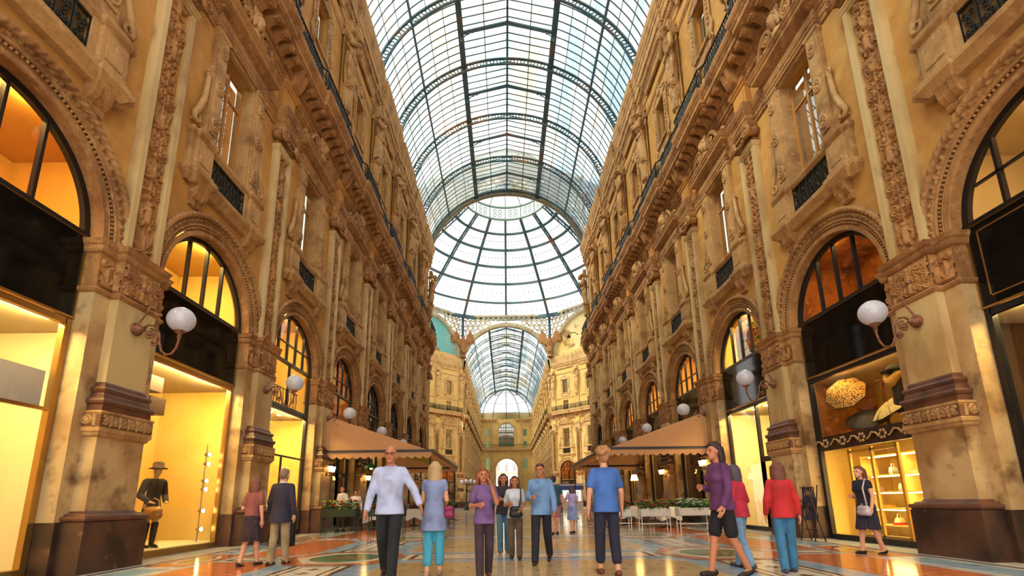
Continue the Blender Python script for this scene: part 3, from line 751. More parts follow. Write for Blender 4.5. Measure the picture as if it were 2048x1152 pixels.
# ------------------------------------------------------------------ statues on the attic brackets (local: y outward)
def make_statue(v):
    t = empty('statue')
    g = MB(); R = random.Random(v)
    s = 1 if v == 0 else -1
    hip = Vector((0,.22,19.7)); ch = Vector((s*.03,.30,20.55)); hd = Vector((s*.08,.56,21.0))
    chain(g, [hip,(0,.25,20.1),ch], [.21,.18,.25]); capsule(g, ch+Vector((-.24,0,.12)), ch+Vector((.24,0,.12)), .14, .14)
    capsule(g, ch+Vector((0,.02,.2)), hd-Vector((0,.04,.1)), .12, .1)
    g.ell(hd, (.17,.2,.23)); g.ell(hd+Vector((0,.17,-.04)), (.035,.06,.05)); g.ell(hd+Vector((0,.12,-.17)), (.08,.08,.09 if v else .14))
    for q in range(11):
        a = q*.6; g.ell(hd+Vector((.2*math.cos(a), -.05+.16*math.sin(a), .12+.08*math.cos(q))), .095, 8, 6)
    L = ch+Vector((-.34,0,.12)); Rr = ch+Vector((.34,0,.12))
    if v == 0:
        chain(g, [L, L+Vector((-.08,.12,-.45)), L+Vector((.28,.34,-.42))], [.13,.1,.075]); chain(g, [Rr, Rr+Vector((.1,.1,-.42)), Rr+Vector((-.3,.36,-.2))], [.13,.1,.075])
    else:
        chain(g, [L, L+Vector((-.1,.04,-.5)), L+Vector((.0,.2,-.9))], [.13,.1,.07]); chain(g, [Rr, Rr+Vector((.06,.2,-.4)), Rr+Vector((-.36,.3,.0))], [.13,.1,.07])
    bd = fuse('body', g, M['stone_light'], .022, 1, t)
    g = MB()
    for q in range(10):
        a = PI*q/9; w_ = .55+.45*math.sin(a)
        top = Vector((.22*math.cos(a), .16+.17*math.sin(a), 19.95+.10*math.cos(a*2)*s)); mid = Vector((.27*math.cos(a)+s*.04, .14+.28*math.sin(a), 19.2)); bot = Vector((.24*math.cos(a)-s*.08, .1+.26*math.sin(a), 18.4+.22*math.sin(a*1.5)))
        chain(g, [top, mid, bot], [.06,.07,.045], 8)
    capsule(g, (0,.14,19.75), (s*.03,.14,19.2), .2, .2); capsule(g, (s*.03,.14,19.2), (-s*.05,.1,18.5), .2, .16)
    chain(g, [(-s*.28,.24,19.95),(-s*.05,.42,19.72),(s*.26,.38,19.95),(s*.34,.18,20.4)], [.08,.11,.09,.06])
    chain(g, [(s*.3,.3,19.9),(s*.36,.3,19.3),(s*.3,.3,18.7)], [.08,.1,.05])
    capsule(g, (s*.1,.28,18.55), (s*.12,.42,18.42), .08, .06); capsule(g, (-s*.12,.24,18.5), (-s*.14,.38,18.4), .08, .06)
    part_dr = fuse('drapery', g, M['stone_light'], .022, 1, t)
    g = MB().box(-.3,.3,0,.4,18.2,18.36)
    for k in range(5): g.ell((-.2+.1*k,.3,18.2), (.06,.1,.14), 8, 5)
    part('foot_block', g, M['stone'], t)
    return t

# ------------------------------------------------------------------ globe wall lamp (local: y outward)
def make_lamp():
    t = empty('wall_lamp'); y0 = .26; z0 = 4.03
    g = MB().lathe([(.0,0),(.115,0),(.12,.02),(.09,.05),(.1,.06),(.06,.09),(.04,.16),(0,.17)], (0,0,0), 18, M=Matrix.Translation((0,y0,z0)) @ Matrix.Rotation(-PI/2, 4, 'X'))
    for k in range(6): g.ell((.08*math.cos(k*PI/3), y0+.04, z0+.08*math.sin(k*PI/3)), .03, 6, 4)
    part('rosette', g, M['copper'], t)
    g = MB()
    arm = [(0,y0+.1,z0),(0,y0+.22,z0+.08),(0,y0+.34,z0+.06),(0,y0+.42,z0-.08),(0,y0+.45,z0-.26),(0,y0+.5,z0-.4),(0,y0+.58,z0-.47),(0,y0+.68,z0-.46),(0,y0+.75,z0-.36),(0,y0+.78,z0-.22),(0,1.04,z0-.14)]
    g.tube(arm, [.02]*10+[.03], 8)
    g.tube([(0,y0+.04,z0+.12),(0,y0+.16,z0+.3),(0,y0+.2,z0+.48),(0,y0+.14,z0+.66),(0,y0+.02,z0+.74)], .016, 6)
    g.tube(spiral((0,y0+.26,z0-.09), .1, .02, 1.6, PI/2, 22, 'yz', -1), .018, 6); g.tube(spiral((0,y0+.36,z0-.24), .07, .015, 1.4, 0, 18, 'yz', -1), .015, 6)
    g.ell((0,y0+.26,z0-.09), .045, 8, 6); g.ell((0,y0+.36,z0-.24), .035, 8, 6); g.ell((0,y0+.02,z0+.74), .06, 8, 6)
    part('bracket_arm', g, M['copper'], t)
    part('holder', MB().lathe([(.02,-.17),(.035,-.16),(.03,-.1),(.08,-.06),(.1,-.02),(.09,.0),(0,0)], (0,1.04,z0+.0), 16), M['copper'], t)
    g = MB().ell((0,1.04,4.2), .225, 28, 18)
    part('globe', g, M['opal'], t)
    return t

# ------------------------------------------------------------------ shopfront in an arch (local: y outward, recessed)
def make_shopfront(n, up, low, uplamp, lowlamp, sign='black', style='glass'):
    t = empty('shopfront'); y = -.22
    g = MB(); R = 1.5
    g.arc([(1.49,y-.03),(1.49,y+.06),(1.61,y+.06),(1.61,y-.03)], SPR, 48)
    for x in ((-.9,-.3,.3,.9) if n != 4 else (-.62,0,.62)):
        h = math.sqrt(R*R-x*x); g.box(x-.025, x+.025, y-.03, y+.05, SPR+.02, SPR+h)
    g.box(-1.6,1.6,y-.05,y+.08,SPR-.02,SPR+.05)
    if n == 3: g.box(-1.3,1.3,y,y+.05,SPR+.6,SPR+.64)
    fl = part('fanlight_frame', g, M['black_frame'], t)
    L = [(R*math.cos(PI*i/40), SPR+R*math.sin(PI*i/40)) for i in range(41)]
    part('fanlight_glass', MB().poly(L, (), lambda a, z: (a, y, z)), M['shopglass'], fl)
    if sign == 'glass':
        sg = part('transom_frame', MB().box(-1.58,1.58,y-.04,y+.06,3.9,4.0).box(-1.58,-1.5,y-.04,y+.06,4,5.4).box(1.5,1.58,y-.04,y+.06,4,5.4).box(-.03,.03,y-.03,y+.04,4,5.4), M['black_frame'], t)
        part('transom_glass', MB().poly([(-1.5,4),(1.5,4),(1.5,5.36),(-1.5,5.36)], (), lambda a, z: (a,y,z)), M['shopglass'], sg)
        g = MB()
        for i in range(14):
            x = -1.4+.2*i; g.tube([(x,y-.35,4.15),(x+.04,y-.3,4.4),(x-.03,y-.35,4.7)], .014, 5)
        g.bar((-1.5,y-.35,4.72),(1.5,y-.35,4.72),.03); g.bar((-1.5,y-.35,4.15),(1.5,y-.35,4.15),.03)
        part('inner_railing', g, M['iron'], t)
    else:
        sg = part('sign_board', MB().box(-1.56,1.56,y-.05,y+.05,3.98,5.36), M['black_gloss'], t)
        g = MB()
        for a in ((-1.59,-1.565,3.93,5.4),(1.565,1.59,3.93,5.4),(-1.59,1.59,3.93,3.965),(-1.59,1.59,5.35,5.385)): g.box(a[0],a[1],y-.05,y+.075,a[2],a[3])
        if sign == 'line':
            for a in ((-1.42,-1.395,4.1,5.25),(1.395,1.42,4.1,5.25),(-1.42,1.42,4.1,4.125),(-1.42,1.42,5.225,5.25)): g.box(a[0],a[1],y+.05,y+.056,a[2],a[3])
        part('gold_edging', g, M['brass'], sg)
    # lower opening
    fm = M['brass'] if style == 'glass' and sign != 'line' or n == 4 and style == 'split' else M['black_frame']
    g = MB().box(-1.58,-1.48,y-.05,y+.05,0,3.92).box(1.48,1.58,y-.05,y+.05,0,3.92).box(-1.5,1.5,y-.05,y+.05,3.82,3.92).box(-1.5,1.5,y-.08,y+.06,.0,.12)
    if style == 'door':
        g.box(-.42,-.34,y-.05,y+.05,0,3.85); g.box(-1.5,-.4,y-.05,y+.05,2.05,2.2)
        g.box(-.42,-.34,y-.05,y+.05,0,2.2)
    if style == 'split': g.box(-1.5,1.5,y-.03,y+.03,2.42,2.47); g.box(.05,.08,y-.03,y+.03,.1,2.45)
    lf = part('display_frame', g, fm, t)
    part('display_glass', MB().poly([(-1.48,.12),(1.48,.12),(1.48,3.85),(-1.48,3.85)], (), lambda a, z: (a,y,z)), M['shopglass'], lf)
    # the room behind
    D = -2.4
    b = MB()
    b.box(-2.2,2.2,D-.05,D,0,3.95).box(-2.25,-2.2,D,y-.2,0,3.95).box(2.2,2.25,D,y-.2,0,3.95)
    if style == 'panel': b.box(-1.3,1.3,-.75,-.7,.12,3.7)
    part('shop_wall', b, low, t)
    part('shop_floor', MB().box(-2.25,2.25,D,y-.05,-.02,.13 if style in ('glass','panel') else .02), M['creamwall'], t)
    b = MB().box(-2.2,2.2,D-.05,D,4.05,7.3).box(-2.25,-2.2,D,y-.2,4.05,7.3).box(2.2,2.25,D,y-.2,4.05,7.3)
    part('upper_wall', b, up, t)
    part('upper_floor', MB().box(-2.25,2.25,D,y-.06,3.93,4.06), M['creamwall'], t)
    part('upper_ceiling', MB().box(-2.25,2.25,D,-.42,7.3,7.36), up, t)
    if style in ('door', 'split') and lowlamp:
        g = MB()
        for x in (-1.0,-.4,.3,1.0):
            for yy in (-.9,-1.7): g.lathe([(0,3.915),(.055,3.915),(.06,3.93)], (x,yy,0), 12)
        part('downlights', g, M['spot'], t)
    if lowlamp: part('hidden_lamp_strip', MB().box(-1.42,1.42,-.37,-.28,3.86,3.9), lowlamp, t)  # unseen strip added behind the front to light the shop
    if uplamp: part('upper_hidden_lamp_strip', MB().box(-.8,.8,-.6,-.46,7.2,7.25), uplamp, t)  # unseen strip added above the arch to light the upper room
    return t

# ------------------------------------------------------------------ people
SKIN = [mat('skin_fair', srgb(226,164,130), .55), mat('skin_tan', srgb(200,130,92), .55), mat('skin_dark', srgb(150,92,62), .55)]
EYE = mat('eye', srgb(50,36,30), .2); LIP = mat('lips', srgb(176,88,78), .5)
MC = {}
def cloth(name, rgb, rough=.85):
    if name not in MC: MC[name] = mat(name, srgb(*rgb), rough, var=[(srgb(*[max(0,int(c*.82)) for c in rgb]), 6, .45, .7, 3)], bump=.15, bscale=22)
    return MC[name]
def person(label, x, y, H, face, pose, top, bottom, hair, skin=0, sleeve='long', tail='trousers', female=False, shoes=(40,30,26), group=None, vox=.012, hairlen=0, extra=None, name='person'):
    """face: heading angle of the way the person looks (0 = +y, away from the camera); pose: dict of stride, arms"""
    t = empty(name, label, 'person', (x, y, 0), face, group)
    S = H/1.78; sh = .145 if female else .168; hw = .088 if female else .095
    st = pose.get('stride', .0); lead = pose.get('lead', 1)
    lean = pose.get('lean', 0)
    pel = Vector((0,0,.96)); bob = -.05*abs(st)
    pel.z += bob
    P = lambda *a: Vector(a)
    chest = P(0, .02+lean*.3, 1.30+bob); neck = P(0, .01+lean*.5, 1.49+bob); head = P(pose.get('tilt',0), .05+lean*.6+pose.get('nod',0), 1.645+bob)
    legs = []
    for s in (-1, 1):
        hip = pel+P(s*hw, 0, -.04); f = st*(1 if s == lead else -1)
        th = .48*f+ (.10 if f < 0 else .06); L1, L2 = .44, .44
        if f >= 0: kn = hip+P(s*.0, L1*math.sin(th), -L1*math.cos(th)); k2 = th-.12*abs(st); an = kn+P(0, L2*math.sin(k2), -L2*math.cos(k2))
        else: th = .38*f; kn = hip+P(0, L1*math.sin(th)+.03, -L1*math.cos(th)); k2 = th-.75*abs(st); an = kn+P(0, L2*math.sin(k2), -L2*math.cos(k2))
        legs.append([hip, kn, an, f])
    low = min(l[2].z for l in legs)-.085
    up = P(0,0,-low)
    for v in (pel, chest, neck, head): v += up
    for l in legs:
        for k in range(3): l[k] = l[k]+up
    arms = []
    ap = pose.get('arms', ('hang','hang'))
    for s, k in zip((-1,1), ap):
        shd = chest+P(s*sh, 0, .12)
        sw = -st*(1 if s == lead else -1)
        if k == 'hang': el = shd+P(s*.075, .10*sw-.02, -.285); wr = el+P(s*.02, .14*sw+.06, -.235)
        elif k == 'out': el = shd+P(s*.16, .02, -.25); wr = el+P(s*.10, .12, -.20)
        elif k == 'bent': el = shd+P(s*.08, -.04, -.29); wr = el+P(-s*.10, .22, .02)
        elif k == 'cross': el = shd+P(s*.07, .06, -.28); wr = el+P(-s*.26, .14, .04)
        elif k == 'face': el = shd+P(s*.05, .16, -.24); wr = el+P(-s*.10, .10, .27)
        elif k == 'front': el = shd+P(s*.05, .02, -.28); wr = el+P(-s*.06, .20, -.10)
        arms.append([shd, el, wr])
    sc = Matrix.Scale(S, 4)
    def put(g): g.v = [tuple(sc @ Vector(p)) for p in g.v]; return g
    # one body
    g = MB()
    wst = pel.lerp(chest, .45); k_ = .93 if female else 1
    def torso(o, lo, hi=1.0, flare=0.):
        pts = [(-.30,.165+flare,.125+flare),(-.22,.168+flare*.8,.126+flare*.8),(-.12,.165+flare*.5,.122+flare*.5),(-.02,.158,.118),(.08,.142 if female else .148,.108),(.17,.122 if female else .142,.098 if female else .106),(.26,.138 if female else .155,.112),(.34,.158 if female else .172,.122),(.42,.165 if female else .182,.112),(.47,.15 if female else .165,.09),(.50,.11,.072),(.53,.062,.058)]
        out = []
        for z, rx, ry in pts:
            if z < lo: continue
            t = max(0, min(1, z/.34)); c = pel.lerp(chest, t); c = Vector((c.x, c.y, pel.z+z))
            if z > .34: c.y = chest.y+(neck.y-chest.y)*min(1,(z-.34)/.19)
            out.append((c, (rx+o)*k_, ry+o))
        return out
    loft(g, torso(0, -.03)); capsule(g, pel+P(-hw*.7,0,-.02), pel+P(hw*.7,0,-.02), .10, .10)
    if female:
        for s in (-1,1): g.ell(chest+P(s*.07,.085,-.02), (.062,.055,.06))
    capsule(g, neck-P(0,0,.06), head-P(0,.02,.06), .058, .055)
    g.ell(head+P(0,-.012,.02), (.078,.098,.112)); g.ell(head+P(0,.03,-.06), (.055,.062,.06)); capsule(g, head+P(0,.085,.015), head+P(0,.108,-.022), .011, .017)
    g.ell(head+P(0,.078,.035), (.06,.02,.016)); g.ell(head+P(0,.085,-.058), (.028,.014,.012)); g.ell(head+P(0,.072,-.098), (.026,.022,.02))
    for s in (-1,1): g.ell(head+P(s*.08,-.005,-.005), (.016,.03,.036), 8, 6)
    for hip, kn, an, f in legs:
        chain(g, [hip, kn, an], [.078,.056,.04]); capsule(g, kn.lerp(an,.3)-P(0,.015,0), kn.lerp(an,.36)-P(0,.012,0), .056, .052)
        tip = -.06 if f < -.2 else 0
        capsule(g, an-P(0,.03,.035), an+P(0,.14,-.055+tip), .038, .03)
    for (shd, el, wr), s in zip(arms, (-1,1)):
        chain(g, [shd, el, wr], [.05,.042,.030])
        d = (wr-el).normalized(); sd = Vector((s,0,0)); sd = (sd-d*sd.dot(d)).normalized() if abs(d.x) < .9 else Vector((0,0,1)); nrm = d.cross(sd)
        # palm flat against the thigh: fingers spread along nrm
        capsule(g, wr+d*.03+nrm*.022, wr+d*.085+nrm*.026, .019, .017); capsule(g, wr+d*.03-nrm*.022, wr+d*.085-nrm*.026, .019, .017)
        for q, ln in ((-1.5,.066),(-.5,.08),(.5,.084),(1.5,.076)):
            b0 = wr+d*.09+nrm*.018*q; b1 = b0+d*ln*.55-sd*.006; b2 = b1+d*ln*.4-sd*.02
            chain(g, [b0,b1,b2], [.0095,.009,.0075], 8)
        chain(g, [wr+d*.035+nrm*.03, wr+d*.075+nrm*.055-sd*.008, wr+d*.11+nrm*.058-sd*.014], [.013,.0105,.009], 8)
    fuse('body', put(g), SKIN[skin], max(.0085, vox*.75)*S, 2, t)
    if vox < .016:
        e = MB()
        for s in (-1,1): e.ell(head+P(s*.03,.083,.012), (.012,.008,.008), 8, 6)
        part('eyes', put(e), EYE, t)
        e = MB().ell(head+P(0,.097,-.058), (.024,.007,.008), 8, 6); part('lips', put(e), LIP, t)
    # hair
    if hair:
        g = MB()
        if hairlen < 0: pass
        g.ell(head+P(0,-.03,.046), (.087,.098,.093)); g.ell(head+P(0,.0,.092), (.07,.08,.036)); g.ell(head+P(.02,.05,.09), (.04,.035,.022)); g.ell(head+P(0,-.06,-.0), (.08,.07,.09))
        if hairlen == 3:
            R = random.Random(3)
            for q in range(46):
                a = R.uniform(0,2*PI); e = R.uniform(-.2,1.4); g.ell(head+P(.10*math.cos(a)*math.cos(e), -.03+.10*math.sin(a)*math.cos(e), .05+.10*math.sin(e)), R.uniform(.03,.045), 8, 6)
        elif hairlen > 0:
            for q in range(9):
                a = PI*(q/8); bx = .085*math.cos(a); by = -.03-.075*math.sin(a)
                chain(g, [head+P(bx,by,.04), head+P(bx*1.1,by-.01,-.1), head+P(bx*1.0,by-.02,-.1-.12*hairlen)], [.034,.036,.018], 8)
        fuse('hair', put(g), cloth('hair_%d_%d_%d' % hair, hair, .6), .011*S, 1, t)
    # top garment
    g = MB(); o = .018
    hm = pose.get('hem', -.06)
    loft(g, torso(.03, hm-.08, flare=.035 if hm < -.15 else .02))
    if female:
        for s in (-1,1): g.ell(chest+P(s*.07,.085,-.02), (.085,.078,.085))
    for (shd, el, wr) in arms:
        if sleeve == 'long': chain(g, [neck-P(0,0,.05), shd, el, wr-(wr-el)*.06], [.062,.066,.058,.046])
        elif sleeve == 'short': chain(g, [neck-P(0,0,.05), shd, shd.lerp(el,.66)], [.06,.066,.068])
        elif sleeve == 'cap': chain(g, [neck-P(0,0,.05), shd, shd.lerp(el,.32)], [.058,.064,.062])
    gt = fuse('top' if not pose.get('jacket') else 'jacket', put(g), top, vox*1.1*S, 2, t)
    if sleeve == 'long' and not female:
        g = MB(); c = neck-P(0,0,.035)
        P2 = [[c+P((.062+d)*math.cos(a), .008+(.06+d)*math.sin(a), zz-.02*math.sin(a)) for d, zz in ((0,.045),(.012,.05),(.026,.0),(.02,-.01))] for a in [2*PI*k/24-PI*1.5 for k in range(25)]]
        part('collar', put(g.grid(P2, 0, True)), cloth('white_collar', (224,224,232)) if pose.get('jacket') else top, t)
        if not pose.get('jacket'):
            g = MB()
            for k in range(5): g.ell(chest+P(0,.150-.006*k,.08-.085*k), (.008,.006,.008), 6, 4)
            part('buttons', put(g), M['white_paint'], t)
    # bottoms
    if tail in ('trousers','capri','shorts'):
        g = MB()
        loft(g, torso(.008, -.16)[:6]); capsule(g, pel+P(-hw*.6,0,-.05), pel+P(hw*.6,0,-.05), .108, .108)
        for hip, kn, an, f in legs:
            if tail == 'trousers': chain(g, [hip, kn, an-P(0,0,.02)], [.085 if female else .094,.078,.066])
            elif tail == 'capri': chain(g, [hip, kn, kn.lerp(an,.72)], [.084 if female else .092,.08,.072])
            else: chain(g, [hip, hip.lerp(kn,.86)], [.084 if female else .094,.09])
        fuse('trousers' if tail != 'shorts' else 'shorts', put(g), bottom, vox*1.1*S, 2, t)
    elif tail == 'skirt':
        g = MB()
        kz = (legs[0][1]+legs[1][1])/2-P(0,0,.02)
        for q in range(18):
            a = 2*PI*q/18; chain(g, [wst+P(.1*math.cos(a),.08*math.sin(a),-.05), pel+P(.13*math.cos(a),.11*math.sin(a),-.05), kz+P((.18+.02*(q%2))*math.cos(a),(.15+.2*abs(st)*abs(math.sin(a)))*math.sin(a),.02)], [.05,.055,.03], 8)
        capsule(g, wst, pel, .115, .13); capsule(g, pel, kz+P(0,0,.16), .13, .12)
        fuse('skirt', put(g), bottom, vox*1.1*S, 2, t)
    for (hip, kn, an, f), s in zip(legs, (-1,1)):
        tip = -.06 if f < -.2 else 0
        g = MB(); capsule(g, an-P(0,.045,.045), an+P(0,.15,-.058+tip), .046, .036); capsule(g, an-P(0,.05,.06), an+P(0,.14,-.072+tip), .03, .026)
        if pose.get('heels'): capsule(g, an-P(0,.06,.03), an-P(0,.065,.078), .018, .008)
        fuse('shoe', put(g), cloth('shoe_%d_%d_%d' % shoes, shoes, .5), .013*S, 1, t)
    if extra: extra(t, put, dict(pel=pel, chest=chest, head=head, arms=arms, neck=neck, P=P))
    return t
# ================================================================== build the two long fronts
ORD = ['first','second','third','fourth','fifth','sixth','seventh','eighth','ninth','tenth']
WALL = {-1: 'left', 1: 'right'}
def nth(i, lo):      # how many along from the camera
    return ORD[i-lo]
PIL = [proto(make_pilaster(s)) for s in (3, 11)]
pil_used = [False, False]
def place(first, used, k, loc, rz, **kw):
    if not used[k]:
        used[k] = True
        o = first[k]; o.location = loc; o.rotation_euler = (0,0,rz)
        for a, b in kw.items():
            if a == 'name': o.name = b
            elif a == 'cat': o['category'] = b
            elif b: o[a] = b
        return o
    o = dup(first[k], loc, rz, kw.get('label'), kw.get('group'), kw.get('name'), kw.get('cat'))
    return o
for s in (-1, 1):
    for i in range(I0, I1+1):
        loc, rz = side_pose(s, YP(i)); k = (i+(s > 0)) % 2
        lab = 'marble pilaster %s, %s wall' % ('at the very near edge of the picture' if i < 0 else 'bearing the biggest globe lamp' if i == 0 else 'on the octagon corner' if i == I1 else 'bearing the %s globe lamp from the camera' % ORD[i], WALL[s])
        if i == -2: lab = 'carved marble pilaster out of view behind the camera, %s wall' % WALL[s]
        o = place(PIL, pil_used, k, loc, rz, label=lab, group='pilasters along the arcade', cat='pilaster')
        o['kind'] = 'structure'; o['category'] = 'pilaster'; o['group'] = 'pilasters along the arcade'

me_wall = wall_bay().mesh('plaster_panel', M['plaster']); me_attic = attic_bay().mesh('attic_panel', M['plaster'])
me_arch = make_archivolt().mesh('archivolt', M['stone']); me_ent = entablature_bay().mesh('entablature', M['stone'])
me_gal = gallery_bay().mesh('gallery_slab', M['stone']); me_mod = modillions().mesh('modillions', M['stone_brown'])
me_atr = attic_trim_bay().mesh('attic_moulding', M['stone_light']); me_cor = roof_cornice_bay().mesh('roof_cornice', M['stone_light'])
tn = 0
for s in (-1, 1):
    w = empty('wall_%s' % WALL[s], 'ochre plaster wall with shop arches, %s side of the arcade' % WALL[s], 'wall', kind='structure')
    tr = [empty('trim_%d' % (tn+1), 'carved stone entablature band below the gallery, %s wall' % WALL[s], 'moulding', kind='structure'),
          empty('trim_%d' % (tn+2), 'projecting stone gallery slab with scroll brackets, %s wall' % WALL[s], 'gallery', kind='structure'),
          empty('trim_%d' % (tn+3), 'heavy dentilled cornice under the glass roof, %s wall' % WALL[s], 'cornice', kind='structure')]
    tn += 3
    for j in range(I0-1, I1):
        loc, rz = side_pose(s, YB(j))
        for nm, me, par in (('plaster_panel', me_wall, w), ('attic_panel', me_attic, w), ('archivolt', me_arch, w), ('entablature', me_ent, tr[0]), ('gallery_slab', me_gal, tr[1]), ('modillions', me_mod, tr[1]), ('attic_moulding', me_atr, tr[2]), ('roof_cornice', me_cor, tr[2])):
            o = link(nm, me, par); o.location = loc; o.rotation_euler = (0,0,rz)

# windows of the main floor and of the attic
WIN = [proto(make_window(M['curtain_ochre'])), proto(make_window(M['curtain_green'])), proto(make_window(M['dark_room']))]
wu = [False]*3; n = 0
for s in (-1, 1):
    for j in range(-1, I1):
        loc, rz = side_pose(s, YB(j)); k = 0 if j <= 0 else (1 if j in (1, 2) and s < 0 or j == 2 else (0 if s > 0 and j < 3 else 2)); n += 1
        lab = 'tall window with carved crest, %s from the camera on the %s wall' % (nth(j, -1), WALL[s])
        o = place(WIN, wu, k, loc, rz, label=lab, name='window_%d' % n)
        o['kind'] = 'structure'; o['category'] = 'window'; o['group'] = 'main floor windows'
AW = [proto(make_attic_window())]; au = [False]
for s in (-1, 1):
    for j in range(0, I1):
        loc, rz = side_pose(s, YB(j)); n += 1
        o = place(AW, au, 0, loc, rz, label='small attic window, %s from the camera above the %s gallery' % (nth(j, 0), WALL[s]), name='window_%d' % n)
        o['kind'] = 'structure'; o['category'] = 'window'; o['group'] = 'attic windows'

# gallery railings
ra, rb, rc = railing_bay()
r0 = empty('gallery_railing'); part('handrail', ra, M['iron'], r0); part('bottom_rail', rb, M['iron'], r0); part('scroll_bars', rc, M['iron'], r0); proto(r0)
RU = [False]
for s in (-1, 1):
    for j in range(-1, I1):
        loc, rz = side_pose(s, YB(j))
        place([r0], RU, 0, loc, rz, label='black iron railing on the %s gallery, %s section from the camera' % (WALL[s], nth(j, -1)), cat='railing', group='gallery railings')

# statues
ST = [proto(make_statue(0)), proto(make_statue(1))]; su = [False, False]
for s in (-1, 1):
    for i in range(1, I1+1):
        loc, rz = side_pose(s, YP(i)); k = (i+(s > 0)) % 2
        place(ST, su, k, loc, rz, label='stone %s statue, %s from the camera under the %s roof cornice' % (('bearded figure','draped figure')[k], nth(i, 1), WALL[s]), cat='statue', group='statues along the attic')
# globe lamps
LA = [proto(make_lamp())]; lu = [False]
for s in (-1, 1):
    for i in range(0, I1):
        loc, rz = side_pose(s, YP(i))
        lab = ('large white globe wall lamp on the nearest pilaster, %s wall' % WALL[s]) if i == 0 else 'white globe wall lamp, %s from the camera on the %s wall' % (nth(i, 0), WALL[s])
        place(LA, lu, 0, loc, rz, label=lab, cat='wall lamp', group='globe wall lamps')

# shopfronts
SF = {}
def shop(key, *a, **k):
    SF[key] = proto(make_shopfront(*a, **k)); return SF[key]
specs = {
 'orange': shop('orange', 4, M['orangewall'], M['creamwall'], M['lum'], M['lum_hi'], 'black', 'split'),
 'gold': shop('gold', 4, M['goldwall'], M['goldwall'], M['lum_hi'], M['lum_hi'], 'black', 'glass'),
 'yellow': shop('yellow', 3, M['goldwall'], M['goldwall'], M['lum'], M['lum_hi'], 'glass', 'split'),
 'dim': shop('dim', 3, M['marblegold'], M['darkwood'], M['lum_lo'], M['lum_lo'], 'glass', 'door'),
 'dark': shop('dark', 3, M['dark_room'], M['dark_room'], None, M['lum_lo'], 'glass', 'door'),
 'umbrella': shop('umbrella', 4, M['marblegold'], M['goldwall'], M['lum_lo'], M['lum_umb'], 'black', 'umbrella'),
 'panel': shop('panel', 4, M['goldwall'], M['creamwall'], M['lum_hi'], M['lum_hi'], 'black', 'door'),
 'amber': shop('amber', 3, M['orangewall'], M['darkwood'], M['lum'], M['lum_lo'], 'black', 'door'),
 'beige': shop('beige', 3, M['creamwall'], M['darkwood'], M['lum_lo'], M['lum'], 'line', 'glass'),
}
part('grey_hanging_panel', MB().box(-1.5,1.5,-.36,-.35,2.5,3.05), mat('grey_fabric', srgb(206,196,186), .7), SF['orange']); proto(SF['orange'])
part('rust_backing', MB().box(2.1,2.16,-2.3,-.5,2.42,3.9), M['marblegold'], SF['umbrella']); proto(SF['umbrella'])
plan = {(-1,-2):'orange',(-1,-1):'orange',(-1,0):'gold',(-1,1):'yellow',(-1,2):'dim',(-1,3):'dark',(-1,4):'dark',(-1,5):'dark',(-1,6):'dark',
        (1,-2):'beige',(1,-1):'beige',(1,0):'umbrella',(1,1):'panel',(1,2):'amber',(1,3):'amber',(1,4):'amber',(1,5):'amber',(1,6):'dark'}
look = {'orange':'orange lit fanlight over a black sign and pale window','gold':'golden lit boutique window with a mannequin','yellow':'yellow lit fanlight over a yellow shop doorway','dim':'amber cafe front behind the awning','dark':'unlit dark arched glazing','umbrella':'umbrella shop with brown glitter fanlight and black sign','panel':'bright yellow fanlight over a cream panelled entrance','amber':'orange fanlight with black sign','beige':'beige fanlight over a black sign with a yellow line'}
seen = set(); cnt = {-1: 0, 1: 0}
for (s, j), k in plan.items():
    loc, rz = side_pose(s, YB(j))
    lab = '%s, %s arch from the camera on the %s wall' % (look[k], nth(j, -2), WALL[s])
    o = SF[k]
    if k in seen: o = dup(SF[k], loc, rz, lab)
    else: seen.add(k); o.location = loc; o.rotation_euler = (0,0,rz)
    o['label'] = lab; o['category'] = 'shopfront'; o['kind'] = 'structure'; o['group'] = 'arched shopfronts'

# ================================================================== floor
def fmat(name, rgb, rgb2, sc=3, rough=.13):
    return mat(name, srgb(*rgb), rough, var=[(srgb(*rgb2), sc, .4, .7, 6)], spec=.5, bump=.02, bscale=6)
FM = [fmat('floor_grey_marble',(204,204,212),(174,182,198)), fmat('floor_tan_mosaic',(220,190,144),(200,164,116),1.4), fmat('floor_blue_marble',(166,194,214),(126,166,198)), fmat('floor_white_marble',(240,232,216),(222,212,192)),
      fmat('floor_brown_marble',(116,60,44),(88,44,34)), fmat('floor_red_granite',(222,132,86),(190,100,64),5), fmat('floor_green_marble',(96,138,104),(60,104,78),5), fmat('floor_olive_marble',(160,150,92),(130,120,70),5), fmat('floor_dot_blue',(92,112,150),(70,90,130))]
g = MB()
g.add([(-40,-16,0),(40,-16,0),(40,190,0),(-40,190,0)], [(0,1,2,3)], 0)
def fp(P, m, lev, sx=1):
    P = [(x*sx, y) for x, y in P]
    if sx < 0: P = P[::-1]
    g.add([(x,y,.0008*lev) for x, y in P], [tuple(range(len(P)))], m)
rect = lambda x0,x1,y0,y1: [(x0,y0),(x1,y0),(x1,y1),(x0,y1)]
def ellp(cx, cy, a, b, n=28): return [(cx+a*math.cos(2*PI*i/n), cy+b*math.sin(2*PI*i/n)) for i in range(n)]
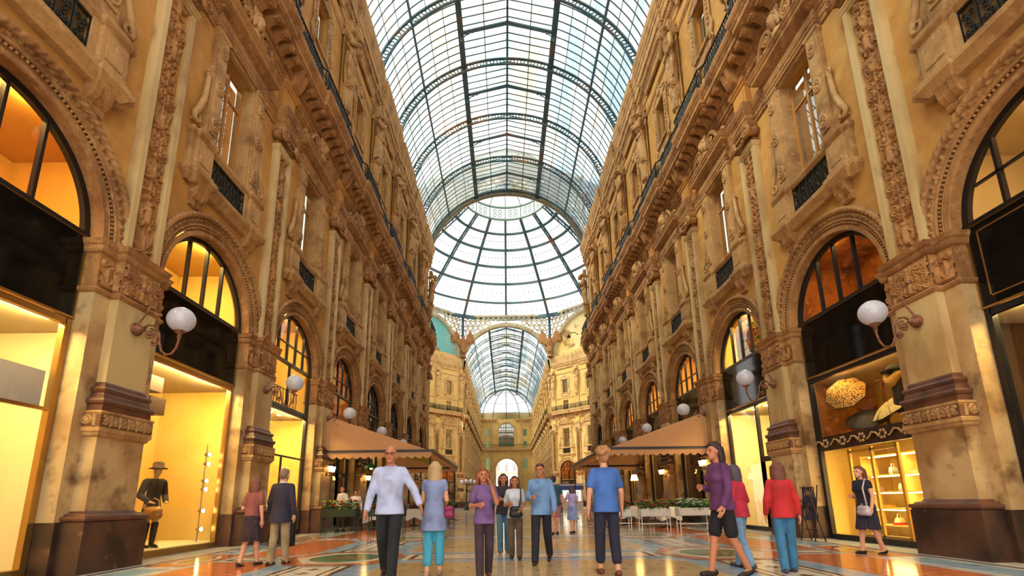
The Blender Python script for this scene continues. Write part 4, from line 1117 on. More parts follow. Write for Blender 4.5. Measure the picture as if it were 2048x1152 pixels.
for k in range(-4, 7):
    c = 9.22+BAY*k; e = c+BAY; h = (c+e)/2
    fp([(-2.45,c+1.15),(-2.0,c+.77),(2.0,c+.77),(2.45,c+1.15),(2.45,e-1.15),(2.0,e-.77),(-2.0,e-.77),(-2.45,e-1.15)], 1, 1)
    for a in range(-5, 6):
        for b in range(7):
            x = a*.42+(.21 if b % 2 else 0); y = c+1.05+b*.43
            if abs(x) < 2.25: fp([(x-.045,y),(x,y-.03),(x+.045,y),(x,y+.03)], 8, 2)
    fp([(-2.5,c-.77),(2.5,c-.77),(2.75,c),(2.5,c+.77),(-2.5,c+.77),(-2.75,c)], 2, 1)
    fp(rect(-2.3,2.3,c-.45,c+.45), 3, 2); fp(rect(-2.2,2.2,c-.40,c+.40), 4, 3); fp(rect(-2.1,2.1,c-.33,c+.33), 3, 4)
    for a in range(-3, 4): fp([(a*.6-.12,c),(a*.6,c-.05),(a*.6+.12,c),(a*.6,c+.05)], 4, 5)
    for sx in (-1, 1):
        fp(rect(2.5,4.25,c+.9,e-.9), 2, 1, sx)
        fp(rect(2.92,3.88,c+1.05,e-1.05), 4, 2, sx); fp(rect(3.0,3.8,c+1.13,e-1.13), 3, 3, sx); fp(rect(3.08,3.72,c+1.21,e-1.21), 4, 4, sx); fp(rect(3.13,3.67,c+1.26,e-1.26), 3, 5, sx)
        for a in range(5):
            y = c+1.5+a*.41
            fp([(3.26,y),(3.4,y-.05),(3.54,y),(3.4,y+.05)], 4, 6, sx); fp(rect(3.36,3.44,y-.1,y+.1), 4, 7, sx)
        fp([(2.28,c),(2.7,c+1.02),(4.1,c+1.02),(4.6,c),(4.1,c-1.02),(2.7,c-1.02)], 5, 6, sx)
        fp([(2.5,c),(2.95,c+.82),(3.85,c+.82),(4.3,c),(3.85,c-.82),(2.95,c-.82)], 3, 7, sx)
        fp(ellp(3.4,c,.62,.66), 6, 8, sx); fp(ellp(3.4,c,.3,.16), 5, 9, sx)
        fp([(4.3,c+.95),(4.75,c+.4),(5.55,c+.4),(5.6,c+.5),(5.6,e-.5),(5.55,e-.4),(4.75,e-.4),(4.3,e-.95)], 5, 2, sx)
        fp(rect(4.75,5.5,c-.22,c+.22), 4, 2, sx); fp(rect(4.82,5.43,c-.15,c+.15), 3, 3, sx)
        fp([(5.75,c-.9),(6.45,c-.9),(6.45,c+.9),(5.75,c+.9),(5.62,c)], 5, 2, sx); fp(ellp(6.1,c,.28,.6), 3, 3, sx); fp(ellp(6.1,c,.2,.5), 7, 4, sx)
        fp(rect(5.75,6.45,c+1.05,e-1.05), 3, 1, sx); fp(rect(5.82,6.38,c+1.12,e-1.12), 2, 2, sx)
        fp(rect(6.52,6.58,c,e), 4, 2, sx); fp(rect(6.62,7.2,c,e), 3, 1, sx)
# octagon star
for r, m, l in ((15.5,3,1),(15,1,2),(9,3,3),(8.6,2,4),(6,5,5),(3,3,6)): fp(ellp(0,OY,r,r,64), m, l)
fl = part('floor', g, FM); tag(fl, 'polished inlaid marble and mosaic floor of the arcade', 'floor', kind='structure')

# ================================================================== glass barrel roofs
RZ, RR = 22.4, 7.2
TH = math.acos(2.9/7.66)
def make_rib():
    g = MB()
    for r, w, h in ((7.2,.11,.1),(7.62,.13,.1)):
        g.arc([(r-h/2,-w/2),(r+h/2,-w/2),(r+h/2,w/2),(r-h/2,w/2),(r-h/2,-w/2)], RZ, 56)
    n = 34
    for i in range(n+1):
        t = PI*(i+.0)/n; c, q = math.cos(t), math.sin(t)
        g.bar((7.2*c,0,RZ+7.2*q), (7.62*c,0,RZ+7.62*q), .06)
        if i < n:
            t2 = PI*(i+.5)/n; g.lathe([(.16,-.02),(.16,.02),(.11,.02),(.11,-.02),(.16,-.02)], (0,0,0), 10, M=Matrix.Translation((7.41*math.cos(t2),0,RZ+7.41*math.sin(t2))) @ Matrix.Rotation(PI/2, 4, 'X'))
    return g
def make_truss():
    g = MB(); ze = RZ+7.66*math.sin(TH)
    for sx in (-1, 1):
        g.bar((sx*2.9,0,ze-.05),(0,0,30.25),.1,.12); g.bar((sx*2.9,0,ze-.75),(sx*2.9,0,ze),.08)
        g.tube([(sx*2.85,0,ze-.75),(sx*2.75,0,ze-.4),(sx*2.4,0,ze-.08),(sx*1.7,0,ze+.18),(0,0,30.1)], .035, 6)
        for k in range(3): g.lathe([(.13,-.015),(.13,.015),(.1,.015),(.1,-.015),(.13,-.015)], (0,0,0), 10, M=Matrix.Translation((sx*(2.72-.26*k),0,ze-.22+.13*k)) @ Matrix.Rotation(PI/2, 4, 'X'))
    return g
me_rib = make_rib().mesh('arch_rib', M['roof_iron']); me_truss = make_truss().mesh('gable_truss', M['beam_iron'])
def roof(name, label, y0, y1, ribs, nb):
    t = empty(name, label, 'glass roof', kind='structure')
    ze = RZ+7.66*math.sin(TH)
    for y in ribs:
        o = link('arch_rib', me_rib, t); o.location = (0,y,0)
    for a, b in zip(ribs, ribs[1:]):
        o = link('gable_truss', me_truss, t); o.location = (0,(a+b)/2,0)
    g = MB()
    for a0, a1 in ((.1, TH), (PI-TH, PI-.1)):
        P = [[(7.66*math.cos(a0+(a1-a0)*i/16), y, RZ+7.66*math.sin(a0+(a1-a0)*i/16)) for y in (y0,y1)] for i in range(17)]
        g.grid(P, 0, True)
    for sx in (-1, 1): g.add([(sx*2.9,y0,ze+.12),(sx*2.9,y1,ze+.12),(0,y1,30.38),(0,y0,30.38)], [(0,1,2,3)])
    part('roof_glass', g, M['skyglass'], t)
    g = MB(); ys = []
    for a, b in zip(ribs, ribs[1:]): ys += [a+(b-a)*(k+1)/nb for k in range(nb-1)]
    for y in ys:
        for a0, a1 in ((.1, TH), (PI-TH, PI-.1)):
            P = [[(r*math.cos(a0+(a1-a0)*i/14), y+d, RZ+r*math.sin(a0+(a1-a0)*i/14)) for r, d in ((7.6,-.022),(7.6,.022),(7.65,.022),(7.65,-.022))] for i in range(15)]
            g.grid(P, 0, False, closev=True)
        for sx in (-1, 1): g.bar((sx*2.9,y,ze+.1),(0,y,30.36),.04,.06)
    part('glazing_bars', g, M['roof_iron'], t)
    g = MB()
    for i in range(1, 8):
        for q in (0, 1):
            a = .1+(TH-.1)*i/8; a = a if q == 0 else PI-a
            g.bar((7.64*math.cos(a),y0,RZ+7.64*math.sin(a)),(7.64*math.cos(a),y1,RZ+7.64*math.sin(a)),.035)
    for x in (-1.45, 1.45): g.bar((x,y0,ze+.12+(30.38-ze-.12)*.5),(x,y1,ze+.12+(30.38-ze-.12)*.5),.05)
    part('purlins', g, M['roof_iron'], t)
    for x in (-2.9, 2.9):
        o = part('long_beam', MB().box(x-.09,x+.09,y0,y1,ze-.28,ze+.1).box(x-.16,x+.16,y0,y1,ze-.31,ze-.26).box(x-.16,x+.16,y0,y1,ze+.08,ze+.12), M['beam_iron'], t)
    part('ridge_beam', MB().box(-.06,.06,y0,y1,30.2,30.42), M['beam_iron'], t)
    for sx in (-1, 1):
        a = .72; g = MB()
        x, z = sx*7.2*math.cos(a), RZ+7.2*math.sin(a)
        g.box(x-.05,x+.05,y0,y1,z+.02,z+.16)
        for p, q in zip(ribs, ribs[1:]): g.tube([(x,p,z+.05),(x-sx*.05,(p+q)/2,z-.3),(x,q,z+.05)], .025, 5)
        part('tie_beam', g, M['beam_iron'], t)
    return t
roof('ceiling_near', 'curved iron and glass roof over the near arcade', YP(-4), 40.9, [YP(i) for i in range(-4, 8)], 9)
FY0 = OY+OA; NF = 11
roof('ceiling_far', 'curved iron and glass roof of the far arcade beyond the dome', FY0-.1, FY0+BAY*NF+.6, [FY0+.3+BAY*i for i in range(NF+1)], 6)

# ================================================================== dome over the octagon
prof = [(18.6,31.4),(17.8,32.3),(16.7,33.4),(15.5,34.55),(14.2,35.6),(13.1,36.6),(12,37.5),(11,38.45),(10,39.3),(8.9,40.05),(7.8,40.75),(6.9,41.4),(6,42)]
t = empty('ceiling_dome', 'large iron and glass dome over the octagon crossing', 'dome', (0,OY,0), kind='structure')
part('dome_glass', MB().lathe(prof, (0,0,0), 64), M['domeglass'], t)
g = MB()
for d in (0, .55):
    pts = [(r-d*.75, 0, z-d*.65) for r, z in prof]; g.tube(pts, .17 if d == 0 else .12, 5)
for i, (r, z) in enumerate(prof):
    g.bar((r,0,z),(r-.41,0,z-.36),.1)
    if i: g.bar((r,0,z),(prof[i-1][0]-.41,0,prof[i-1][1]-.36),.08)
me = g.mesh('dome_rib', M['beam_iron'])
for i in range(16):
    o = link('dome_rib', me, t); o.rotation_euler = (0,0,2*PI*i/16+PI/2)
for i, w in ((0,.45),(2,.2),(4,.24),(6,.24),(8,.24),(10,.2)):
    r, z = prof[i]; g = MB()
    g.lathe([(r-.2,z-w),(r+.05,z-w),(r+.05,z+w*.4),(r-.2,z+w*.4),(r-.2,z-w)], (0,0,0), 96)
    if i > 2:
        g.lathe([(r-.62,z-.45),(r-.42,z-.45),(r-.42,z-.33),(r-.62,z-.33),(r-.62,z-.45)], (0,0,0), 96)
        for k in range(96):
            a = 2*PI*k/96; g.bar((r*math.cos(a),r*math.sin(a),z),((r-.46)*math.cos(a),(r-.46)*math.sin(a),z-.37),.05)
    part('dome_ring', g, M['beam_iron'], t)
g = MB()
for i in range(128):
    if i % 8 == 0: continue
    a = 2*PI*i/128; c, q = math.cos(a), math.sin(a)
    P = [[((r-.03)*c-d*q,(r-.03)*q+d*c,z) for d in (-.02,.02)] for r, z in prof]; g.grid(P, 0, False)
for i in range(12):
    for f in (.33, .66):
        r = prof[i][0]+(prof[i+1][0]-prof[i][0])*f-.04; z = prof[i][1]+(prof[i+1][1]-prof[i][1])*f
        if i % 2 == 0 or f > .5: g.lathe([(r,z-.025),(r,z+.025)], (0,0,0), 128)
for i in (1,3,5,7,9):
    for k in range(128):
        a = 2*PI*k/128; r, z = prof[i]; g.ell(((r-.05)*math.cos(a),(r-.05)*math.sin(a),z), .085, 5, 4)
part('dome_bars', g, M['roof_iron'], t)
g = MB().lathe([(6.05,41.9),(5.9,41.9),(5.9,42.2),(6.05,42.2)], (0,0,0), 48).lathe([(6.05,43.9),(5.9,43.9),(5.9,44.2),(6.05,44.2)], (0,0,0), 48)
for k in range(48):
    a = 2*PI*k/48; c, q = math.cos(a), math.sin(a)
    if k % 3 == 0: g.bar((5.98*c,5.98*q,42),(5.98*c,5.98*q,44.1),.16)
    else:
        for z in (42.7,43.4): g.lathe([(.3,-.03),(.3,.03),(.2,.03),(.2,-.03),(.3,-.03)], (0,0,0), 10, M=Matrix.Translation((5.98*c,5.98*q,z)) @ Matrix.Rotation(a, 4, 'Z') @ Matrix.Rotation(PI/2, 4, 'Y'))
part('oculus_drum', g, mat('green_drum_paint', srgb(120,142,128), .6), t)
part('oculus_glass', MB().lathe([(6.1,42),(6.1,44.2),(4.2,45.1),(2,45.8),(.3,46.1)], (0,0,0), 32), M['domeglass'], t)
g = MB()
for k in range(16):
    a = 2*PI*k/16; c, q = math.cos(a), math.sin(a); g.tube([(6*c,6*q,44.2),(4.2*c,4.2*q,45.1),(2*c,2*q,45.8),(.3*c,.3*q,46.1)], .06, 5)
g.lathe([(.5,45.6),(.6,45.9),(.3,46.2),(0,46.2)], (0,0,0), 12); g.lathe([(4.2,45.0),(4.2,45.12)], (0,0,0), 32)
part('lantern_ribs', g, M['bronze'], t)

# octagon sides: arches, pierced spandrels, lunettes
def octside(a, arm, mural):
    """side facing inward at angle a; local x along the side, y towards the centre"""
    half = OA*math.tan(PI/8)
    nm = empty('trim_%d' % (octside.n), '%s in the octagon, %s' % ('pale arch band of circles over the %s arcade mouth' % arm if arm else 'painted half-round lunette on the %s slanted wall' % mural, 'below the dome ring'), 'arch', (OA*math.cos(a), OY+OA*math.sin(a), 0), a+PI/2, kind='structure'); octside.n += 1
    R = 7.2 if arm else 6.5; zc = 22.4 if arm else 23.6
    out = [(-half,zc),(-R-.5,zc)]+[((R+.5)*math.cos(PI*i/40), zc+(R+.5)*math.sin(PI*i/40)) for i in range(40,-1,-1)]+[(half,zc),(half,31.6),(-half,31.6)]
    g = MB(); g.arc([(R,-.25),(R,.2),(R+.08,.25),(R+.55,.25),(R+.63,.2),(R+.63,-.1)], zc, 56)
    for i in range(34):
        t = PI*(i+.5)/34; q = R+.31; g.lathe([(.21,0),(.21,.05),(.13,.05),(.13,0)], (0,0,0), 12, M=Matrix.Translation((q*math.cos(t),.25,zc+q*math.sin(t))) @ Matrix.Rotation(-PI/2, 4, 'X'))
    part('arch_band', g, M['lattice'], nm)
    g = MB()
    for i in range(-9, 10):
        for k in range(0, 9):
            x = i*.86+(.43 if k % 2 else 0); z = 24.2+k*.86
            d = math.hypot(x, z-zc)
            if d > R+.95 and abs(x) < half-.2 and z < 31.2 and z > zc+.6:
                g.lathe([(.45,-.05),(.45,.05),(.27,.05),(.27,-.05),(.45,-.05)], (0,0,0), 14, M=Matrix.Translation((x,0,z)) @ Matrix.Rotation(-PI/2, 4, 'X'))
                g.lathe([(.16,-.02),(.16,.02),(0,.02)], (0,0,0), 8, M=Matrix.Translation((x+.43,0,z+.43)) @ Matrix.Rotation(-PI/2, 4, 'X'))
    g.box(-half,half,-.12,.12,31.3,31.6)
    for x in (-half*.5,0,half*.5): g.box(x-.06,x+.06,-.05,.1,max(zc+.1, zc+math.sqrt(max(0,(R+.6)**2-x*x))),31.4)
    part('pierced_spandrel', g, M['lattice'], nm)
    part('spandrel_glass', MB().poly(out, (), lambda x, z: (x,-.1,z)), M['domeglass'], nm)
    g = MB()
    for sx in (-1, 1): g.box(sx*half-.14,sx*half+.14,-.1,.25,26.5,31.6)
    part('corner_post', g, M['beam_iron'], nm)
    if not arm:
        L = [(R*math.cos(PI*i/40), zc+R*math.sin(PI*i/40)) for i in range(41)]
        part('mural', MB().poly(L, (), lambda x, z: (x,-.15,z)), MURAL[mural], nm)
    return nm
octside.n = tn+1
MURAL = {'left': mat('mural_sky', srgb(120,196,196), .8, var=[(srgb(214,216,160), .25, .42, .6, 3), (srgb(150,130,90), .5, .58, .66, 4)]),
         'right': mat('mural_gold', srgb(236,204,120), .8, var=[(srgb(240,226,170), .3, .4, .6, 3), (srgb(170,130,80), .45, .58, .66, 4)])}
octside(PI/2, 'far', None); octside(-PI/2, 'near', None); octside(PI*.75, None, 'left'); octside(PI*.25, None, 'right')

# ---- a bay of the fronts with everything on it fused into one mesh, for the octagon and the far arm
def merged(name, items, skip=()):
    V = []; F = []; MI = []; SM = []; mats = []; off = 0
    for me, mx in items:
        mp = []
        for q in me.materials:
            if q not in mats: mats.append(q)
            mp.append(mats.index(q))
        n = len(me.vertices); co = np.empty(n*3); me.vertices.foreach_get('co', co); co = co.reshape(-1,3)
        m = np.array(mx); co = co @ m[:3,:3].T + m[:3,3]
        V.append(co)
        F += [tuple(off+v for v in p.vertices) for p in me.polygons]
        mi = np.empty(len(me.polygons), dtype=np.int32); me.polygons.foreach_get('material_index', mi)
        MI += [mp[k] if mp else 0 for k in mi]
        s = np.empty(len(me.polygons), dtype=bool); me.polygons.foreach_get('use_smooth', s); SM += list(s)
        off += n
    g = MB(); g.v = [tuple(p) for p in np.concatenate(V)]; g.f = F; g.m = [int(k) for k in MI]; g.s = [bool(k) for k in SM]
    return g.mesh(name, mats)
I4 = Matrix.Identity(4)
items = [(m, I4) for m in (me_wall, me_attic, me_arch, me_ent, me_gal, me_mod, me_atr, me_cor)]
for fam in (WIN[1], AW[0], r0, SF['dim']):
    items += [(c.data, I4) for k, sub in KIDS[fam.as_pointer()] for c in (k, *sub)]
for fam, dx in ((PIL[0], -BW), (ST[1], -BW)):
    items += [(c.data, Matrix.Translation((dx,0,0))) for k, sub in KIDS[fam.as_pointer()] for c in (k, *sub)]
me_bay = merged('facade_bay', items)
me_bay_lit = me_bay.copy(); me_bay_lit.name = 'facade_bay'
def pale(me):  # swaps in the copies whose colour carries extra daylight
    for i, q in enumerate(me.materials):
        k = {'ochre_plaster':'plaster_lit','carved_stone':'stone_lit','pale_stone':'stone_lit','ochre_plaster_deep':'plaster_lit'}.get(q.name)
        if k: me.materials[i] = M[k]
pale(me_bay_lit)
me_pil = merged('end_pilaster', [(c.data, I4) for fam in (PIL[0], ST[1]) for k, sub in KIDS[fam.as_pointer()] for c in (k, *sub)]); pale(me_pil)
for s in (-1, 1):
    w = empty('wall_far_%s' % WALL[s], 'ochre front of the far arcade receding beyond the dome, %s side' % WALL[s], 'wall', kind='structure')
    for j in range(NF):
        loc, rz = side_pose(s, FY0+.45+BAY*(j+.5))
        o = link('facade_bay', me_bay_lit, w); o.location = loc; o.rotation_euler = (0,0,rz)
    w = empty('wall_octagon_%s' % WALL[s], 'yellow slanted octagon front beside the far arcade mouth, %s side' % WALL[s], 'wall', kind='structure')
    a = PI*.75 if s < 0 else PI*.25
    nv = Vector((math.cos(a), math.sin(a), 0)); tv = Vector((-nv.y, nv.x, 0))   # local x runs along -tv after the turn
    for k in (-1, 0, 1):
        o = link('facade_bay', me_bay_lit, w); o.location = nv*OA+Vector((0,OY,0))+tv*(BAY*k); o.rotation_euler = (0,0,a+PI/2)
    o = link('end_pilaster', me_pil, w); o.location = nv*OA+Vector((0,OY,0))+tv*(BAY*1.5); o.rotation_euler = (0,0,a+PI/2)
    b = MB()
    for sg in (-1, 1):
        q = nv*(OA+.1)+Vector((0,OY,0))+tv*sg*7.2
        b.box(-.3,.3,-.5,.08,0,24.3, M=Matrix.Translation(q) @ Matrix.Rotation(a+PI/2, 4, 'Z'))
    part('corner_pier', b, M['plaster_lit'], w)
    # plain closing walls of the octagon that face away from the camera
    g = MB(); a = -PI*.75 if s < 0 else -PI*.25
    g.box(-7.3,7.3,-.6,-.1,0,24.4, M=Matrix.Translation((OA*math.cos(a), OY+OA*math.sin(a), 0)) @ Matrix.Rotation(a+PI/2, 4, 'Z'))
    g.box(-7.3,7.3,-4.6,-4.1,0,31, M=Matrix.Translation((s*OA, OY, 0)) @ Matrix.Rotation((PI if s < 0 else 0)+PI/2, 4, 'Z'))
    w = part('wall_crossing_%s' % WALL[s], g, M['plaster']); tag(w, 'plain ochre closing wall of the crossing, %s side' % WALL[s], 'wall', kind='structure')

# eagles on the octagon corners
def make_eagle():
    t = empty('eagle')
    g = MB(); capsule(g, (0,.3,25.6), (0,.35,26.5), .45, .5); capsule(g, (0,.35,26.9), (0,.5,27.3), .28, .24); capsule(g, (0,.6,27.3), (0,.85,27.2), .13, .05)
    chain(g, [(0,.25,25.4),(0,.2,24.6)], [.4,.28])
    fuse('body', g, M['stone_brown'], .06, 2, t)
    for s in (-1, 1):
        g = MB()
        for k in range(8):
            q = k/7; th = 1.25-1.2*q; l_ = 2.5-1.1*q; chain(g, [(s*.35,.25,26.6-.1*k),(s*(.5+l_*.5*math.cos(th)),.22,26.6+l_*.55*math.sin(th)),(s*(.5+l_*math.cos(th)),.15,26.4+l_*math.sin(th))], [.17,.17,.08], 8)
        fuse('wing', g, M['stone_brown'], .06, 1, t)
    part('pedestal', MB().lathe([(.55,23.9),(.55,24.1),(.4,24.2),(.34,24.6),(.45,24.8),(.45,25.0),(0,25.0)], (0,.2,0), 16), M['stone'], t)
    g = MB().lathe([(.5,0),(.5,.1),(.35,.14),(0,.14)], (0,0,0), 16, M=Matrix.Translation((0,.7,25.1)) @ Matrix.Rotation(-PI/2, 4, 'X')); part('shield', g, M['stone'], t)
    return t
EA = [proto(make_eagle())]; eu = [False]
half = OA*math.tan(PI/8)
for s in (-1, 1):
    place(EA, eu, 0, (s*(half-.1), OY+OA-.75, 0), PI+s*PI/8*-1, label='carved eagle with raised wings on the %s corner of the far arcade mouth' % WALL[s], cat='eagle', group='eagles in the octagon')

# ================================================================== far end wall and the square outside
EY = FY0+BAY*NF+.6
w = empty('wall_far_end', 'yellow end wall with arched exit and tall arched window', 'wall', (0,EY,0), PI, kind='structure')
ar = lambda r, zc, n=24: [(r*math.cos(PI*i/n), zc+r*math.sin(PI*i/n)) for i in range(n, -1, -1)]
out = [(-8,0),(-2.9,0)]+ar(2.9,9.0)+[(2.9,0),(8,0),(8,24.4),(-8,24.4)]
holes = [[(-2.1,15),(2.1,15)]+ar(2.1,19.4)[::-1]]+[[(sx*5-.5,z0),(sx*5+.5,z0),(sx*5+.5,z1),(sx*5-.5,z1)] for sx in (-1,1) for z0, z1 in ((9,12),(15,16.5),(18,19.8))]
g = MB().poly(out, holes, lambda x, z: (x,0,z)); g.add([(x,0,z) for x, z in out[1:-3]]+[(x,-.8,z) for x, z in out[1:-3]], [(i,i+1,i+1+len(out)-4,i+len(out)-4) for i in range(len(out)-5)])
part('plaster_panel', g, M['plaster_lit'], w)
g = MB().arc([(2.85,-.2),(2.85,.1),(3.3,.15),(3.4,.05),(3.4,0)], 9.0, 32); g.arc([(2.05,-.2),(2.05,.06),(2.5,.12),(2.6,0)], 19.4, 32)
for sx in (-1, 1): g.box(sx*3.1-.25,sx*3.1+.25,0,.12,0,9); g.box(sx*2.3-.25,sx*2.3+.25,0,.1,14.8,19.4); g.box(sx*4-.35,sx*4+.35,0,.15,0,14); g.box(sx*4-.3,sx*4+.3,0,.12,15,22)
g.plan([(-8,0),(8,0)], [(0,13.6),(.3,13.9),(.7,14.2),(.8,14.75),(0,14.76)]); g.plan([(-8,0),(-2.7,0)], [(0,21.6),(.2,21.8),(.6,22.3),(.6,22.6),(0,22.7)]); g.plan([(2.7,0),(8,0)], [(0,21.6),(.2,21.8),(.6,22.3),(.6,22.6),(0,22.7)])
part('stone_trim', g, M['stone_lit'], w)
g = MB()
for k in range(-3, 4): g.box(k*.7-.05,k*.7+.05,-.3,-.2,15,21.5)
for z in (15,16.6,17.6,19.4): g.box(-2.1,2.1,-.32,-.2,z,z+.14)
part('window_bars', g, M['sash'], w)
part('window_glass', MB().poly([(-2.1,15),(2.1,15)]+ar(2.1,19.4)[::-1], (), lambda x, z: (x,-.35,z)), M['winglass'], w)
part('window_dark', MB().box(-8,8,-1.4,-1.2,14.6,22).box(-8,-3.6,-1.4,-1.2,8.6,12.4).box(3.6,8,-1.4,-1.2,8.6,12.4), M['curtain_green'], w)
g = MB().box(-8,8,.55,.6,15.6,15.68)
for k in range(64): g.box(-8+.25*k,-7.96+.25*k,.55,.58,14.76,15.6)
rl = part('far_gallery_railing', g, M['iron'], w)
t = empty('ceiling_apse', 'half-dome of glass closing the far arcade', 'glass roof', (0,EY-5.2,0), kind='structure')
g = MB(); P = [[(7.3*math.cos(a)*math.cos(e), 5.2*math.sin(a)*math.cos(e), 22.6+7.2*math.sin(e)) for e in [PI/2*k/8 for k in range(9)]] for a in [PI*i/24 for i in range(25)]]
g.grid(P, 0, True); part('apse_glass', g, M['domeglass'], t)
g = MB()
for i in range(7): 
    a = PI*i/6; g.tube([(7.2*math.cos(a)*math.cos(e), 5.15*math.sin(a)*math.cos(e), 22.6+7.1*math.sin(e)) for e in [PI/2*k/8 for k in range(9)]], .1, 5)
for e in (.25,.6,1.0): g.tube([(7.2*math.cos(a)*math.cos(e), 5.15*math.sin(a)*math.cos(e), 22.6+7.1*math.sin(e)) for a in [PI*i/24 for i in range(25)]], .05, 5)
part('apse_ribs', g, M['beam_iron'], t)
# palazzo across the square
t = empty('palazzo', 'pale classical building seen through the far exit arch', 'building', (0,178,0))
part('front', MB().box(-30,30,0,8,0,17), mat('pale_render', srgb(240,228,206), .8), t)
g = MB()
for z in (5.6,10.6,16.4): g.box(-30,30,-.5,0,z,z+.5)
for k in range(-9, 10): g.box(k*3-.9,k*3+.9,-.25,0,10.2,10.5)
part('cornices', g, mat('pale_trim', srgb(220,200,170), .8), t)
PW = mat('washed_out_windows', srgb(176,168,160), .7)  # window colour paled to look washed out by bright daylight
for k in range(-4, 5):
    for z in (1.2, 6.6, 11.6): part('window', MB().box(k*3-.5,k*3+.5,-.06,.02,z,z+2.4), PW, t)
part('roof', MB().plan([(-30,0),(30,0)], [(.8,17),(.8,17.2),(-6,19.5)]), mat('roof_tiles', srgb(206,120,90), .8), t)
t = empty('monument', 'white statue on a pedestal in the square outside', 'statue', (.4,158,0))
g = MB(); chain(g, [(0,0,4.2),(0,0,5.4),(0,0,6.6)], [.6,.55,.5]); g.ell((0,0,7.3), .32); chain(g, [(-.5,0,6.5),(-.7,-.3,5.6),(-.2,-.5,5.5)], [.22,.18,.14]); chain(g, [(.5,0,6.5),(.7,-.2,5.6),(.3,-.5,5.4)], [.22,.18,.14])
fuse('figure', g, M['white_paint'], .09, 1, t); part('pedestal', MB().box(-1,1,-1,1,.6,4).box(-1.5,1.5,-1.5,1.5,0,.6).box(-1.2,1.2,-1.2,1.2,3.8,4.1), M['white_paint'], t)
R = random.Random(5)
for n_, x in (('left',-4.6),('right',4.8)):
    t = empty('tree', 'small green tree at the %s of the exit arch in the square' % n_, 'tree', (x,160,0))
    g = MB()
    for k in range(60):
        v = Vector((R.gauss(0,1),R.gauss(0,1),R.gauss(0,1))).normalized()*R.uniform(.6,1.7); g.ell((v.x,v.y,4.2+v.z), R.uniform(.3,.55), 6, 4, sm=False)
    part('crown', g, M['leaf'], t); part('trunk', MB().tube([(0,0,0),(0,0,3.2)], .15, 8), M['darkwood'], t)
# ================================================================== awnings and cafes
def awning(s):
    t = empty('cafe_awning', 'peach canvas awning with scalloped edge over the %s cafe' % ('left' if s < 0 else 'right'), 'awning', (0,0,0))
    xw, xf, y0, y1, zw, zf = s*7.08, s*(3.12 if s < 0 else 3.22), 17.35, 26.6, 4.15, 2.78
    g = MB()
    def sheet(a, b, c, d, n=8, m=0):
        a, b, c, d = map(Vector, (a,b,c,d)); P = []
        for i in range(n+1):
            u = i/n; row = []
            for j in range(n+1):
                v = j/n; p = a.lerp(b,u).lerp(d.lerp(c,u), v); p.z -= .10*math.sin(PI*v)*.8; row.append(tuple(p))
            P.append(row)
        g.grid(P, m, True)
    sheet((xw,y0,zw),(xw,y1,zw),(xf,y1,zf),(xf,y0,zf))
    g.add([(xw,y0,zw),(xf,y0,zf),(xw,y0,zf)], [(0,1,2)]); g.add([(xw,y1,zw),(xf,y1,zf),(xw,y1,zf)], [(0,2,1)])
    part('canvas', g, M['awning'], t)
    g = MB()
    def scallop(p, q, n):
        p, q = Vector(p), Vector(q); row = []
        for i in range(n*8+1):
            u = i/(n*8); w = .17+.09*abs(math.sin(PI*u*n)); a = p.lerp(q,u); row.append([(a.x,a.y,a.z),(a.x,a.y,a.z-w)])
        g.grid(row, 0, False)
    scallop((xw,y0-.03,zf),(xf,y0-.03,zf), 14); scallop((xf-s*.03,y0,zf),(xf-s*.03,y1,zf), 32); scallop((xw,y1+.03,zf),(xf,y1+.03,zf), 14)
    part('scalloped_valance', g, M['awning'], t)
    g = MB()
    g.box(min(xw,xf),max(xw,xf),y0-.05,y0+.03,zf-.03,zf+.06); g.box(min(xf,xf-s*.08),max(xf,xf-s*.08),y0-.05,y1+.05,zf-.03,zf+.07); g.box(min(xw,xf),max(xw,xf),y1-.03,y1+.05,zf-.03,zf+.06)
    for k in range(4):
        y = y0+.1+(y1-y0-.2)*k/3; g.bar((xw,y,zw-.1),(xf,y,zf),.05)
    part('front_bar', g, M['awning_bar'], t)
    g = MB(); g.add([(xw-s*.06,y0+.3,zw-.5),(xw-s*.06,y1-.3,zw-.5),(xf-s*-.5,y1-.3,zf-.04),(xf-s*-.5,y0+.3,zf-.04)], [(0,1,2,3)])
    part('lining', g, M['shade_green'] if s < 0 else M['awning'], t)
    g = MB()
    for y in (y0+.5, y1-.15): g.tube([(xf+s*.12,y,0),(xf+s*.12,y,zf)], .03, 8); g.lathe([(.16,0),(.16,.03),(.03,.05)], (xf+s*.12,y,0), 12)
    part('post', g, M['awning_bar'], t)
    return t
awning(-1); awning(1)

